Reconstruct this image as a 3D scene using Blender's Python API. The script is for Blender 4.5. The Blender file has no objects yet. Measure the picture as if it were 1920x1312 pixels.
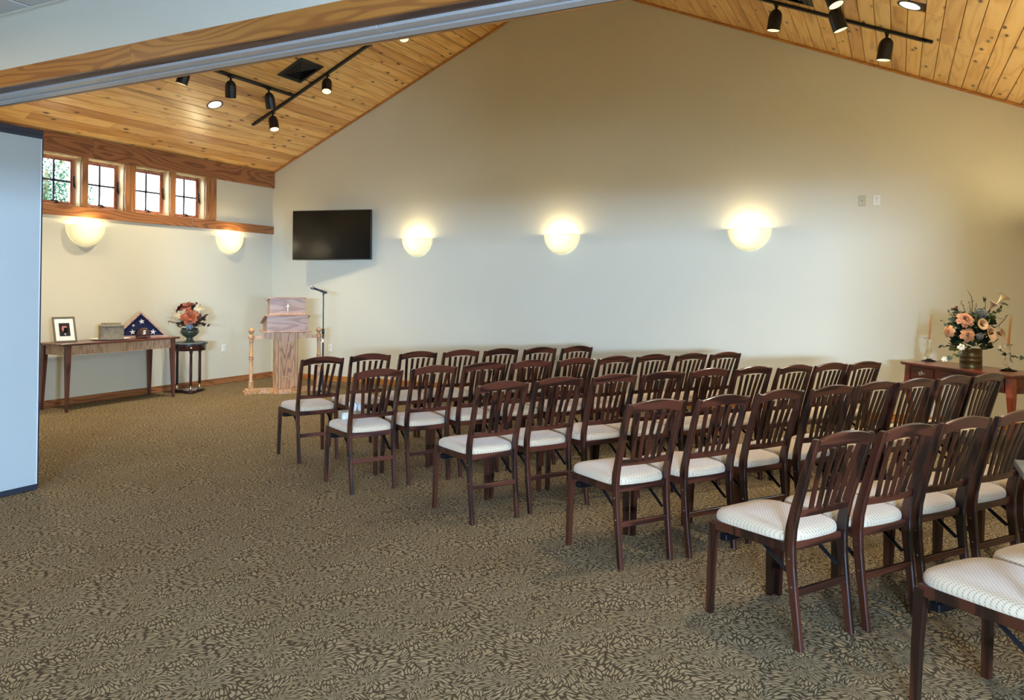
import bpy, bmesh, math, random
from math import sin, cos, pi, radians
from mathutils import Vector, Matrix
random.seed(7)
scene = bpy.context.scene
COL = scene.collection

# ------------------------------------------------------------------ camera
YAW, PITCH, ROLL = 0.463458617, 0.0184880706, 0.0041095
fw = Vector((-sin(YAW)*cos(PITCH), cos(YAW)*cos(PITCH), sin(PITCH)))
rt = Vector((cos(YAW), sin(YAW), 0)); up = rt.cross(fw)
r2 = rt*cos(ROLL) + up*sin(ROLL); u2 = -rt*sin(ROLL) + up*cos(ROLL)
cam_d = bpy.data.cameras.new('camera'); cam = bpy.data.objects.new('camera', cam_d); COL.objects.link(cam)
M = Matrix.Identity(4)
for i in range(3):
    M[i][0] = r2[i]; M[i][1] = u2[i]; M[i][2] = -fw[i]
M[0][3], M[1][3], M[2][3] = 0, 0, 1.5
cam.matrix_world = M
cam_d.sensor_fit = 'HORIZONTAL'; cam_d.sensor_width = 36.0
cam_d.lens = 36.0*1447.97/1920; cam_d.shift_y = -(656-514.34)/1920
cam_d.clip_start = 0.05; cam_d.clip_end = 200
scene.camera = cam

# ------------------------------------------------------------------ colour management, sky
scene.view_settings.view_transform = 'Standard'; scene.view_settings.look = 'None'
scene.view_settings.exposure = 0.82; scene.view_settings.gamma = 1.0
scene.view_settings.use_curve_mapping = False
SKY_STRENGTH = 11.0
w = bpy.data.worlds.new('overcast_sky'); scene.world = w; w.use_nodes = True
bg = w.node_tree.nodes['Background']
bg.inputs['Color'].default_value = (0.80, 0.92, 1.0, 1); bg.inputs['Strength'].default_value = SKY_STRENGTH

def add_light(name, kind, loc, energy, color, direction=None, **kw):
    d = bpy.data.lights.new(name, kind); d.energy = energy; d.color = color
    for k, v in kw.items(): setattr(d, k, v)
    o = bpy.data.objects.new(name, d); COL.objects.link(o); o.location = loc
    if direction is not None:
        o.rotation_euler = Vector(direction).to_track_quat('-Z', 'Y').to_euler()
    return o
DAY = (0.38, 0.61, 1.0); WARM = (1.0, 0.89, 0.66)
# added lamp for the blue daylight from behind, bounded by the added foyer opening
add_light('added_rear_daylight', 'AREA', (3.0, -6.35, 1.83), 1650, DAY, (-0.35, 1, 0.0), shape='RECTANGLE', size=1.9, size_y=0.35)
# added lamp for blue daylight from the right, outside an unseen added opening
add_light('added_side_daylight', 'AREA', (4.95, -0.6, 1.45), 480, DAY, (-1, 0.48, -0.06), shape='RECTANGLE', size=1.1, size_y=0.8)
# unseen fill lamps added to brighten the header wall and near floor
add_light('near_fill_light', 'AREA', (-1.5, 0.9, 3.08), 6, (1.0, 0.86, 0.60), (0, 0, -1), shape='DISK', size=0.5)
add_light('near_fill_light', 'AREA', (-5.2, 0.9, 3.08), 34, (1.0, 0.86, 0.60), (0, 0, -1), shape='DISK', size=0.5)

# ------------------------------------------------------------------ materials
def lin(c):
    return tuple((x/12.92 if x <= 0.04045 else ((x+0.055)/1.055)**2.4) for x in (c[0]/255, c[1]/255, c[2]/255)) + (1,)

class NT:
    def __init__(s, name):
        m = bpy.data.materials.new(name); m.use_nodes = True
        s.m = m; s.t = m.node_tree; s.b = s.t.nodes['Principled BSDF']
    def n(s, typ, **kw):
        nd = s.t.nodes.new(typ)
        for k, v in kw.items():
            if k.startswith('i_'):
                nd.inputs[int(k[2:])].default_value = v
            else: setattr(nd, k, v)
        return nd
    def l(s, a, b): s.t.links.new(a, b)
    def ramp(s, fac, stops, interp='LINEAR'):
        r = s.t.nodes.new('ShaderNodeValToRGB'); r.color_ramp.interpolation = interp
        e = r.color_ramp.elements
        while len(e) > 1: e.remove(e[-1])
        e[0].position = stops[0][0]; e[0].color = stops[0][1]
        for p, c in stops[1:]:
            q = e.new(p); q.color = c
        s.l(fac, r.inputs[0]); return r
    def coord(s, scale=(1, 1, 1), rot=(0, 0, 0), rnd=0.0):
        tc = s.n('ShaderNodeTexCoord'); out = tc.outputs['Object']
        if rnd:
            oi = s.n('ShaderNodeObjectInfo'); mu = s.n('ShaderNodeVectorMath', operation='SCALE')
            cb = s.n('ShaderNodeCombineXYZ')
            s.l(oi.outputs['Random'], cb.inputs[0]); s.l(oi.outputs['Random'], cb.inputs[1]); s.l(oi.outputs['Random'], cb.inputs[2])
            s.l(cb.outputs[0], mu.inputs[0]); mu.inputs['Scale'].default_value = rnd
            ad = s.n('ShaderNodeVectorMath', operation='ADD'); s.l(out, ad.inputs[0]); s.l(mu.outputs[0], ad.inputs[1]); out = ad.outputs[0]
        mp = s.n('ShaderNodeMapping'); mp.inputs['Scale'].default_value = scale; mp.inputs['Rotation'].default_value = rot
        s.l(out, mp.inputs[0]); return mp.outputs[0]
    def noise(s, vec, scale, detail=3, rough=0.5, dist=0.0):
        n = s.n('ShaderNodeTexNoise'); n.inputs['Scale'].default_value = scale
        n.inputs['Detail'].default_value = detail; n.inputs['Roughness'].default_value = rough; n.inputs['Distortion'].default_value = dist
        s.l(vec, n.inputs['Vector']); return n.outputs['Fac']
    def math(s, op, a, b=None, c=None):
        n = s.n('ShaderNodeMath', operation=op)
        for i, v in enumerate((a, b, c)):
            if v is None: continue
            if isinstance(v, (int, float)): n.inputs[i].default_value = v
            else: s.l(v, n.inputs[i])
        return n.outputs[0]
    def mix(s, fac, a, b, typ='MIX'):
        n = s.n('ShaderNodeMix', data_type='RGBA', blend_type=typ)
        for i, v in ((0, fac), (6, a), (7, b)):
            if isinstance(v, (int, float, tuple)): n.inputs[i].default_value = v
            else: s.l(v, n.inputs[i])
        return n.outputs[2]
    def bump(s, h, strength=0.2, dist=0.002):
        b = s.n('ShaderNodeBump'); b.inputs['Strength'].default_value = strength; b.inputs['Distance'].default_value = dist
        s.l(h, b.inputs['Height']); s.l(b.outputs[0], s.b.inputs['Normal'])
    def set(s, **kw):
        for k, v in kw.items():
            s.b.inputs[k.replace('_', ' ')].default_value = v
        return s.m

def plain(name, c, rough=0.5, metal=0.0, emit=None, es=0, var=0.06, coat=0.0):
    q = NT(name)
    n = q.noise(q.coord(), 9, 3)
    base = lin(c)
    dk = tuple(x*(1-var) for x in base[:3])+(1,); lt = tuple(min(1, x*(1+var)) for x in base[:3])+(1,)
    r = q.ramp(n, [(0.3, dk), (0.7, lt)]); q.l(r.outputs[0], q.b.inputs['Base Color'])
    q.b.inputs['Roughness'].default_value = rough; q.b.inputs['Metallic'].default_value = metal
    if coat: q.b.inputs['Coat Weight'].default_value = coat
    if emit: q.b.inputs['Emission Color'].default_value = emit; q.b.inputs['Emission Strength'].default_value = es
    return q.m

def wood(name, light, dark, axis=0, rings=9.0, rough=0.4, stretch=0.12, scale=2.2, fibre=0.35, coat=0.0, rnd=13.0, contrast=(0.35, 0.75), spec=0.5):
    q = NT(name)
    sc = [1, 1, 1]; sc[axis] = stretch
    v = q.coord(tuple(sc), rnd=rnd)
    f = q.noise(v, scale, 2, 0.45, 0.15)
    s_ = q.math('SINE', q.math('MULTIPLY', f, rings*6.283))
    g = q.math('MULTIPLY_ADD', s_, 0.5, 0.5)
    sc2 = [60, 60, 60]; sc2[axis] = 2.2
    v2 = q.coord(tuple(sc2), rnd=rnd)
    fb = q.noise(v2, 1.6, 4, 0.6)
    h = q.math('MULTIPLY_ADD', q.math('SUBTRACT', fb, 0.5), fibre*2, g)
    r = q.ramp(h, [(contrast[0]-0.3, lin(light)), (contrast[0]+0.15, lin(light)), (contrast[1]+0.15, lin(dark))])
    q.l(r.outputs[0], q.b.inputs['Base Color'])
    q.b.inputs['Roughness'].default_value = rough
    q.b.inputs['Specular IOR Level'].default_value = spec
    if coat:
        q.b.inputs['Coat Weight'].default_value = coat; q.b.inputs['Coat Roughness'].default_value = 0.18
    q.bump(h, 0.12, 0.001)
    return q.m

def pine_mat():
    q = NT('knotty_pine')
    v = q.coord((1, 0.10, 1), rnd=17.0)
    f = q.noise(v, 5.0, 2, 0.45, 0.2)
    g = q.math('MULTIPLY_ADD', q.math('SINE', q.math('MULTIPLY', f, 44.0)), 0.5, 0.5)
    fb = q.noise(q.coord((70, 3, 70), rnd=17.0), 1.5, 3)
    h = q.math('ADD', q.math('MULTIPLY', g, 0.6), q.math('MULTIPLY', fb, 0.4))
    base = q.ramp(h, [(0.15, lin((250, 218, 156))), (0.6, lin((244, 206, 138))), (0.95, lin((222, 174, 106)))])
    oi = q.n('ShaderNodeObjectInfo')
    tint = q.ramp(oi.outputs['Random'], [(0, lin((255, 236, 205))), (0.5, lin((246, 230, 206))), (0.8, lin((236, 212, 184))), (1, lin((218, 184, 150)))])
    c = q.mix(1.0, base.outputs[0], tint.outputs[0], 'MULTIPLY')
    # heartwood streaks
    st = q.noise(q.coord((9, 0.5, 9), rnd=31.0), 1.0, 2)
    sm = q.ramp(st, [(0.62, (0, 0, 0, 1)), (0.70, (1, 1, 1, 1))])
    c = q.mix(q.math('MULTIPLY', sm.outputs[0], 0.55), c, lin((140, 88, 48)))
    # knots
    vo = q.n('ShaderNodeTexVoronoi'); vo.inputs['Scale'].default_value = 1.0
    q.l(q.coord((7.6, 3.3, 7.6), rnd=23.0), vo.inputs['Vector'])
    kn = q.ramp(vo.outputs['Distance'], [(0.07, (1, 1, 1, 1)), (0.10, (0.9, 0.9, 0.9, 1)), (0.14, (0.25, 0.25, 0.25, 1)), (0.24, (0, 0, 0, 1))])
    c = q.mix(kn.outputs[0], c, lin((84, 40, 18)))
    q.l(c, q.b.inputs['Base Color'])
    q.b.inputs['Roughness'].default_value = 0.34
    q.b.inputs['Coat Weight'].default_value = 0.35; q.b.inputs['Coat Roughness'].default_value = 0.22
    q.bump(h, 0.08, 0.001)
    return q.m

def carpet_mat():
    q = NT('leaf_pattern_carpet')
    base = q.coord((1, 1, 0))
    # warp
    nz = q.n('ShaderNodeTexNoise'); nz.inputs['Scale'].default_value = 7.0; nz.inputs['Detail'].default_value = 2
    q.l(base, nz.inputs['Vector'])
    sub = q.n('ShaderNodeVectorMath', operation='SUBTRACT'); q.l(nz.outputs['Color'], sub.inputs[0]); sub.inputs[1].default_value = (0.5, 0.5, 0.5)
    scl = q.n('ShaderNodeVectorMath', operation='SCALE'); q.l(sub.outputs[0], scl.inputs[0]); scl.inputs['Scale'].default_value = 0.09
    add = q.n('ShaderNodeVectorMath', operation='ADD'); q.l(base, add.inputs[0]); q.l(scl.outputs[0], add.inputs[1])
    v1 = q.n('ShaderNodeTexVoronoi', voronoi_dimensions='2D'); v1.inputs['Scale'].default_value = 4.6
    q.l(add.outputs[0], v1.inputs['Vector'])
    # local coordinates around each fan's centre
    m1 = q.n('ShaderNodeVectorMath', operation='SCALE'); q.l(add.outputs[0], m1.inputs[0]); m1.inputs['Scale'].default_value = 1.0
    loc = q.n('ShaderNodeVectorMath', operation='SUBTRACT'); q.l(m1.outputs[0], loc.inputs[0]); q.l(v1.outputs['Position'], loc.inputs[1])
    sx = q.n('ShaderNodeSeparateXYZ'); q.l(loc.outputs[0], sx.inputs[0])
    r = q.math('POWER', q.math('ADD', q.math('MULTIPLY', sx.outputs[0], sx.outputs[0]), q.math('MULTIPLY', sx.outputs[1], sx.outputs[1])), 0.5)
    ang = q.math('ARCTAN2', sx.outputs[1], sx.outputs[0])
    swirl = q.math('ADD', ang, q.math('MULTIPLY', r, 5.0))
    cv = q.n('ShaderNodeCombineXYZ'); q.l(q.math('MULTIPLY', swirl, 6.6), cv.inputs[0]); q.l(q.math('MULTIPLY', r, 24.0), cv.inputs[1])
    v2 = q.n('ShaderNodeTexVoronoi', voronoi_dimensions='2D', feature='DISTANCE_TO_EDGE'); v2.inputs['Scale'].default_value = 1.0
    q.l(cv.outputs[0], v2.inputs['Vector'])
    yarn = q.noise(base, 260.0, 2, 0.6)
    d = q.math('ADD', v2.outputs['Distance'], q.math('MULTIPLY', q.math('SUBTRACT', yarn, 0.5), 0.16))
    big = q.noise(base, 2.2, 2)
    mask = q.ramp(d, [(0.10, (0, 0, 0, 1)), (0.22, (1, 1, 1, 1))])
    lt = q.mix(big, lin((160, 141, 108)), lin((149, 126, 90)))
    dk = q.mix(big, lin((80, 67, 47)), lin((73, 59, 39)))
    c = q.mix(mask.outputs[0], dk, lt)
    c = q.mix(0.35, c, q.ramp(yarn, [(0.3, (0.35, 0.35, 0.35, 1)), (0.7, (1.0, 1.0, 1.0, 1))]).outputs[0], 'MULTIPLY')
    q.l(c, q.b.inputs['Base Color'])
    q.b.inputs['Roughness'].default_value = 1.0; q.b.inputs['Specular IOR Level'].default_value = 0.1
    q.bump(q.math('ADD', q.math('MULTIPLY', mask.outputs[0], 0.6), q.math('MULTIPLY', yarn, 0.7)), 0.5, 0.006)
    return q.m

def upholstery_mat():
    q = NT('diamond_weave_upholstery')
    v = q.coord((1, 1, 1), rot=(0, 0, pi/4))
    sx = q.n('ShaderNodeSeparateXYZ'); q.l(v, sx.inputs[0])
    k = 2*pi/0.0125
    a = q.math('ABSOLUTE', q.math('SINE', q.math('MULTIPLY', q.math('ADD', sx.outputs[0], sx.outputs[2]), k/2)))
    b = q.math('ABSOLUTE', q.math('SINE', q.math('MULTIPLY', sx.outputs[1], k/2)))
    mn = q.math('MINIMUM', a, b); mx = q.math('MAXIMUM', a, b)
    ln = q.ramp(mn, [(0.12, (1, 1, 1, 1)), (0.42, (0, 0, 0, 1))])
    dot = q.ramp(mx, [(0.30, (1, 1, 1, 1)), (0.52, (0, 0, 0, 1))])
    c = q.mix(q.math('MULTIPLY', ln.outputs[0], 0.42), lin((186, 164, 134)), lin((150, 124, 96)))
    c = q.mix(q.math('MULTIPLY', dot.outputs[0], 0.85), c, lin((100, 78, 60)))
    q.l(c, q.b.inputs['Base Color'])
    q.b.inputs['Roughness'].default_value = 0.9; q.b.inputs['Sheen Weight'].default_value = 0.25
    q.bump(mn, 0.25, 0.001)
    return q.m

def wall_mat(name, c):
    q = NT(name)
    n = q.noise(q.coord(), 260, 3, 0.6); n2 = q.noise(q.coord(), 1.3, 2)
    r = q.ramp(n2, [(0.3, lin(tuple(x*0.99 for x in c))), (0.7, lin(c))]); q.l(r.outputs[0], q.b.inputs['Base Color'])
    q.b.inputs['Roughness'].default_value = 0.75; q.b.inputs['Specular IOR Level'].default_value = 0.25
    q.bump(n, 0.12, 0.001)
    return q.m

MT = {}
MT['wall'] = wall_mat('painted_cream_wall', (212, 204, 178))
MT['wall2'] = wall_mat('painted_header_wall', (222, 219, 206))
MT['flat'] = wall_mat('white_ceiling_tile', (205, 205, 203))
MT['carpet'] = carpet_mat()
MT['pine'] = pine_mat()
MT['groove'] = plain('ceiling_groove', (92, 58, 28), 0.8)
MT['oakx'] = wood('golden_oak_along_x', (190, 126, 56), (164, 102, 46), 0, 20, 0.36, 0.13, 4.0, 0.22, coat=0.2)
MT['oaky'] = wood('golden_oak_along_y', (160, 102, 58), (126, 76, 42), 1, 20, 0.36, 0.16, 2.6, 0.22, coat=0.2)
MT['oakz'] = wood('golden_oak_along_z', (172, 114, 64), (140, 88, 48), 2, 16, 0.36, 0.14, 2.6, 0.25, coat=0.2)
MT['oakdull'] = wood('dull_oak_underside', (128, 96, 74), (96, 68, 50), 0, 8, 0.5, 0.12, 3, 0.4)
MT['oakpale'] = wood('pale_window_reveal', (232, 206, 156), (205, 172, 118), 2, 5, 0.5, 0.2, 3, 0.3)
MT['sash'] = wood('reddish_sash_wood', (186, 118, 84), (148, 86, 56), 2, 5, 0.45, 0.2, 3, 0.3)
MT['lect'] = wood('honey_oak_lectern', (204, 156, 106), (176, 126, 80), 2, 14, 0.38, 0.16, 5, 0.3, coat=0.15, rnd=0)
MT['lectd'] = wood('lectern_panel_oak', (190, 138, 92), (142, 96, 60), 2, 12, 0.38, 0.16, 5, 0.3, rnd=0)
MT['lecth'] = wood('pinkish_oak_board', (186, 144, 114), (160, 118, 92), 0, 14, 0.38, 0.2, 4, 0.28, coat=0.15, rnd=0)
MT['cherry'] = wood('dark_cherry_chair_wood', (60, 27, 15), (29, 13, 7), 2, 6, 0.30, 0.12, 6, 0.5, coat=0.3, rnd=5)
MT['cherryh'] = wood('dark_cherry_rail_wood', (76, 37, 23), (40, 18, 11), 0, 6, 0.30, 0.12, 6, 0.5, coat=0.3, rnd=5)
MT['walnut'] = wood('walnut_table_wood', (104, 54, 38), (66, 32, 22), 1, 7, 0.3, 0.12, 5, 0.5, coat=0.25, rnd=0)
MT['walnutz'] = wood('walnut_leg_wood', (98, 56, 42), (66, 34, 26), 2, 7, 0.35, 0.12, 5, 0.5, rnd=0)
MT['mapleapron'] = wood('figured_maple_apron', (184, 150, 116), (158, 124, 92), 2, 7, 0.42, 0.25, 9, 0.35, rnd=0)
MT['console'] = wood('red_cherry_console_wood', (104, 42, 24), (66, 25, 13), 0, 7, 0.28, 0.14, 5, 0.4, coat=0.4, rnd=0)
MT['consolez'] = wood('orange_cherry_leg', (144, 62, 28), (104, 40, 16), 2, 7, 0.3, 0.14, 5, 0.4, coat=0.4, rnd=0)
MT['mahog'] = wood('near_black_mahogany', (62, 28, 24), (34, 14, 12), 2, 6, 0.22, 0.15, 5, 0.4, coat=0.4, rnd=0)
MT['cloth'] = upholstery_mat()
MT['black'] = plain('matte_black_paint', (16, 16, 17), 0.38)
MT['blackmetal'] = plain('black_steel', (18, 18, 20), 0.4, 0.6)
MT['vent'] = plain('black_vent_paint', (22, 23, 26), 0.45)
MT['alum'] = plain('brushed_aluminium_track', (206, 206, 208), 0.4, 0.08, var=0.03)
MT['rubber'] = plain('dark_rubber_seal', (26, 32, 42), 0.6)
MT['panel'] = wall_mat('grey_fabric_partition', (158, 163, 158))
MT['muntin'] = plain('grey_muntin', (60, 62, 72), .5)
MT['chrome'] = plain('chrome', (215, 215, 215), 0.15, 1.0)
MT['brass'] = plain('polished_brass', (214, 190, 140), 0.2, 1.0)
MT['white'] = plain('white_plastic', (226, 222, 208), 0.45)
MT['ivory'] = plain('ivory_plate', (186, 176, 146), 0.5)
MT['dark'] = plain('dark_slot', (25, 22, 20), 0.6)
MT['screen'] = plain('glossy_black_screen', (3, 3, 4), 0.16, var=0.0)
MT['bezel'] = plain('black_bezel', (12, 12, 12), 0.4)

def glass_mat(name, c=(1, 1, 1), rough=0.0, ior=1.45):
    q = NT(name); q.set(Base_Color=(*c, 1), Roughness=rough, IOR=ior, Transmission_Weight=1.0); return q.m
MT['crystal'] = glass_mat('cut_crystal', (1, 1, 1), 0.0, 1.3)
def pane_mat():
    q = NT('window_glass'); t = q.t
    tr = q.n('ShaderNodeBsdfTransparent'); gl = q.n('ShaderNodeBsdfGlossy'); gl.inputs['Roughness'].default_value = 0.02
    fr = q.n('ShaderNodeFresnel'); fr.inputs['IOR'].default_value = 1.3
    mx = q.n('ShaderNodeMixShader'); q.l(fr.outputs[0], mx.inputs[0]); q.l(tr.outputs[0], mx.inputs[1]); q.l(gl.outputs[0], mx.inputs[2])
    q.l(mx.outputs[0], t.nodes['Material Output'].inputs[0]); return q.m
MT['pane'] = pane_mat()
def emis(name, c, s):
    q = NT(name); q.set(Base_Color=(*c, 1), Emission_Color=(*c, 1), Emission_Strength=s, Roughness=0.5); return q.m
def sconce_mat():
    # frosted glass bowl lit from its bulb: brighter where the glass is close to the bulb
    q = NT('lit_frosted_glass')
    tc = q.n('ShaderNodeTexCoord'); vm = q.n('ShaderNodeVectorMath', operation='DISTANCE'); q.l(tc.outputs['Object'], vm.inputs[0]); vm.inputs[1].default_value = (-.03, -0.09, -0.05)
    r = q.ramp(vm.outputs['Value'], [(0.11, (1, 1, 1, 1)), (0.21, (0, 0, 0, 1))])
    q.set(Base_Color=(0.78, 0.70, 0.42, 1), Roughness=0.35, Emission_Color=(1.0, 0.87, 0.44, 1))
    q.l(q.math('MULTIPLY_ADD', r.outputs[0], 0.42, 0.26), q.b.inputs['Emission Strength']); return q.m
MT['sconce'] = sconce_mat()
MT['bulb'] = emis('glowing_bulb', (1.0, 0.92, 0.72), 8)
MT['lampglow'] = emis('lit_reflector', (1.0, 0.86, 0.56), .5)
MT['canglow'] = emis('lit_downlight', (1.0, 0.95, 0.86), .6)

# ------------------------------------------------------------------ mesh building
class MB:
    def __init__(s): s.v = []; s.f = []; s.sm = []
    def add(s, vs, fs, smooth=False, mat=None):
        k = len(s.v)
        for v in vs:
            v = Vector(v); s.v.append(tuple(mat @ v) if mat else tuple(v))
        for f in fs: s.f.append([k+i for i in f]); s.sm.append(smooth)
        return s
    def box(s, a, b, mat=None, bev=0.0):
        x0, y0, z0 = (min(a[i], b[i]) for i in range(3)); x1, y1, z1 = (max(a[i], b[i]) for i in range(3))
        if not bev:
            vs = [(x0,y0,z0),(x1,y0,z0),(x1,y1,z0),(x0,y1,z0),(x0,y0,z1),(x1,y0,z1),(x1,y1,z1),(x0,y1,z1)]
            return s.add(vs, [(0,3,2,1),(4,5,6,7),(0,1,5,4),(1,2,6,5),(2,3,7,6),(3,0,4,7)], False, mat)
        bev = min(bev, (x1-x0)*.45, (y1-y0)*.45, (z1-z0)*.45)
        vs = []; idx = {}
        for cx in (0,1):
            for cy in (0,1):
                for cz in (0,1):
                    X = (x0, x1)[cx]; Y = (y0, y1)[cy]; Z = (z0, z1)[cz]
                    dx = bev if cx == 0 else -bev; dy = bev if cy == 0 else -bev; dz = bev if cz == 0 else -bev
                    idx[cx,cy,cz] = len(vs)
                    vs += [(X, Y+dy, Z+dz), (X+dx, Y, Z+dz), (X+dx, Y+dy, Z)]
        I = lambda c, k: idx[c]+k
        F = []
        for sgn in (0,1):
            F.append([I((sgn,0,0),0), I((sgn,1,0),0), I((sgn,1,1),0), I((sgn,0,1),0)])
            F.append([I((0,sgn,0),1), I((1,sgn,0),1), I((1,sgn,1),1), I((0,sgn,1),1)])
            F.append([I((0,0,sgn),2), I((1,0,sgn),2), I((1,1,sgn),2), I((0,1,sgn),2)])
        for a_ in (0,1):
            for b_ in (0,1):
                F.append([I((0,a_,b_),1), I((1,a_,b_),1), I((1,a_,b_),2), I((0,a_,b_),2)])
                F.append([I((a_,0,b_),0), I((a_,1,b_),0), I((a_,1,b_),2), I((a_,0,b_),2)])
                F.append([I((a_,b_,0),0), I((a_,b_,1),0), I((a_,b_,1),1), I((a_,b_,0),1)])
        for c in idx: F.append([idx[c], idx[c]+1, idx[c]+2])
        return s.add(vs, F, False, mat)
    def tube(s, pts, rad, n=8, cap=True, smooth=True, mat=None, sq=None):
        pts = [Vector(p) for p in pts]; m = len(pts)
        if isinstance(rad, (int, float)): rad = [rad]*m
        vs = []; prev = None
        for i, p in enumerate(pts):
            t = (pts[min(i+1, m-1)]-pts[max(i-1, 0)]).normalized()
            if prev is None:
                a = Vector((0,0,1)) if abs(t.z) < .9 else Vector((1,0,0))
                nx = t.cross(a).normalized()
            else:
                nx = (prev - t*prev.dot(t)).normalized()
            prev = nx; ny = t.cross(nx)
            for k in range(n):
                a = 2*pi*k/n; vs.append(p+nx*cos(a)*rad[i]+ny*sin(a)*rad[i])
        F = [(i*n+k, i*n+(k+1)%n, (i+1)*n+(k+1)%n, (i+1)*n+k) for i in range(m-1) for k in range(n)]
        if cap: F += [tuple(range(n))[::-1], tuple((m-1)*n+k for k in range(n))]
        return s.add(vs, F, smooth, mat)
    def lathe(s, prof, n=24, a0=0.0, a1=2*pi, mat=None, smooth=True, close=True):
        full = abs(a1-a0-2*pi) < 1e-6; m = n if full else n+1
        vs = [(r*cos(a0+(a1-a0)*k/n), r*sin(a0+(a1-a0)*k/n), z) for r, z in prof for k in range(m)]
        F = []
        for i in range(len(prof)-1):
            for k in range(n):
                k2 = (k+1) % m if full else k+1
                F.append((i*m+k, i*m+k2, (i+1)*m+k2, (i+1)*m+k))
        if close and full:
            if prof[0][0] > 1e-5: F.append(tuple(range(m))[::-1])
            if prof[-1][0] > 1e-5: F.append(tuple((len(prof)-1)*m+k for k in range(m)))
        return s.add(vs, F, smooth, mat)
    def prism(s, poly, z0, z1, mat=None):     # poly in XY, extruded along Z
        n = len(poly)
        vs = [(x, y, z0) for x, y in poly]+[(x, y, z1) for x, y in poly]
        F = [tuple(range(n))[::-1], tuple(range(n, 2*n))]+[(i, (i+1) % n, n+(i+1) % n, n+i) for i in range(n)]
        return s.add(vs, F, False, mat)
    def sweep(s, secs, smooth=False, mat=None):   # list of equal-length rings
        n = len(secs[0]); vs = [p for r in secs for p in r]
        F = [(i*n+k, i*n+(k+1) % n, (i+1)*n+(k+1) % n, (i+1)*n+k) for i in range(len(secs)-1) for k in range(n)]
        F += [tuple(range(n))[::-1], tuple((len(secs)-1)*n+k for k in range(n))]
        return s.add(vs, F, smooth, mat)
    def mesh(s, name, m):
        me = bpy.data.meshes.new(name); me.from_pydata(s.v, [], s.f); me.materials.append(m)
        bm = bmesh.new(); bm.from_mesh(me)
        bmesh.ops.recalc_face_normals(bm, faces=bm.faces); bm.to_mesh(me); bm.free()
        if any(s.sm):
            for p, sm in zip(me.polygons, s.sm): p.use_smooth = sm
            try: me.set_sharp_from_angle(angle=radians(50))
            except Exception: pass
        me.update(); return me
    def ob(s, name, m, parent=None, loc=None, rot=None):
        o = bpy.data.objects.new(name, s.mesh(name, m)); COL.objects.link(o)
        if parent: o.parent = parent
        if loc is not None: o.location = loc
        if rot is not None: o.rotation_euler = rot
        return o

def link(name, me, parent=None, loc=(0,0,0), rot=(0,0,0), scale=None):
    o = bpy.data.objects.new(name, me); COL.objects.link(o); o.parent = parent
    o.location = loc; o.rotation_euler = rot
    if scale: o.scale = scale
    return o
def tag(o, label, cat, group=None):
    o['label'] = label; o['category'] = cat
    if group: o['group'] = group
    return o
def thing(name, label, cat, loc=(0,0,0), rz=0.0, group=None):
    o = bpy.data.objects.new(name, None); COL.objects.link(o); o.empty_display_size = 0.1
    o.location = loc; o.rotation_euler = (0, 0, rz); return tag(o, label, cat, group)
def struct(o): o['kind'] = 'structure'; return o
def sempty(name, loc=(0,0,0)):
    o = bpy.data.objects.new(name, None); COL.objects.link(o); o.location = loc; o.empty_display_size = 0.1
    o['kind'] = 'structure'; return o
def dup(root, loc, rz, label=None):
    r = root.copy(); COL.objects.link(r); r.location = loc; r.rotation_euler = (0, 0, rz)
    if label: r['label'] = label
    for ch in list(root.children):
        c = ch.copy(); COL.objects.link(c); c.parent = r
        for g in list(ch.children):
            d = g.copy(); COL.objects.link(d); d.parent = c
    return r

# ------------------------------------------------------------------ the room
XL, XR, YB = -9.467, 1.333, 9.867          # left wall, right wall, back wall
YH0, YH1 = 2.767, 3.074                    # header faces
XA, ZA, ZE = -4.067, 5.767, 3.445          # ridge and eaves
SL = (ZA-ZE)/(XA-XL)                       # slope
YR = -6.5; CXR, CXL = 4.6, XL              # near room
ZC = 3.13
struct(MB().box((XL-.2, YR-.2, -.1), (CXR+.2, YB+.2, 0)).ob('floor', MT['carpet']))
# gable wall
g = MB().add([(XL-.2,0,-.1),(XR+.2,0,-.1),(XR+.2,0,ZE-.09+.15),(XA,0,ZA+.15),(XL-.2,0,ZE-.09+.15)]+[(XL-.2,.2,-.1),(XR+.2,.2,-.1),(XR+.2,.2,ZE-.09+.15),(XA,.2,ZA+.15),(XL-.2,.2,ZE-.09+.15)],
             [(0,1,2,3,4),(9,8,7,6,5),(0,5,6,1),(1,6,7,2),(2,7,8,3),(3,8,9,4),(4,9,5,0)])
struct(g.ob('wall_back', MT['wall'], loc=(0, YB, 0)))
# left wall with window openings
WIN = [(5.88, 6.43), (6.52, 7.055), (7.222, 7.786), (7.888, 8.433)]
WZ0, WZ1 = 2.54, 3.18
lw = MB()
lw.box((XL-.2, YR-.2, -.1), (XL, YB, WZ0)); lw.box((XL-.2, YR-.2, WZ1), (XL, YB, ZE+.1))
ys = [YR-.2]+[y for p in WIN for y in p]+[YB]
for i in range(0, len(ys), 2): lw.box((XL-.2, ys[i], WZ0), (XL, ys[i+1], WZ1))
struct(lw.ob('wall_left', MT['wall']))
wrt = MB(); wrt.box((XR, YH0, -.1), (XR+.2, YB, WZ0)); wrt.box((XR, YH0, WZ1), (XR+.2, YB, ZE+.1))
ys = [YH0]+[y for p in WIN for y in p]+[YB]
for i in range(0, len(ys), 2): wrt.box((XR, ys[i], WZ0), (XR+.2, ys[i+1], WZ1))  # unseen window openings added so the sky brightens the left slope
struct(wrt.ob('wall_right', MT['wall']))
rw = MB()
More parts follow.
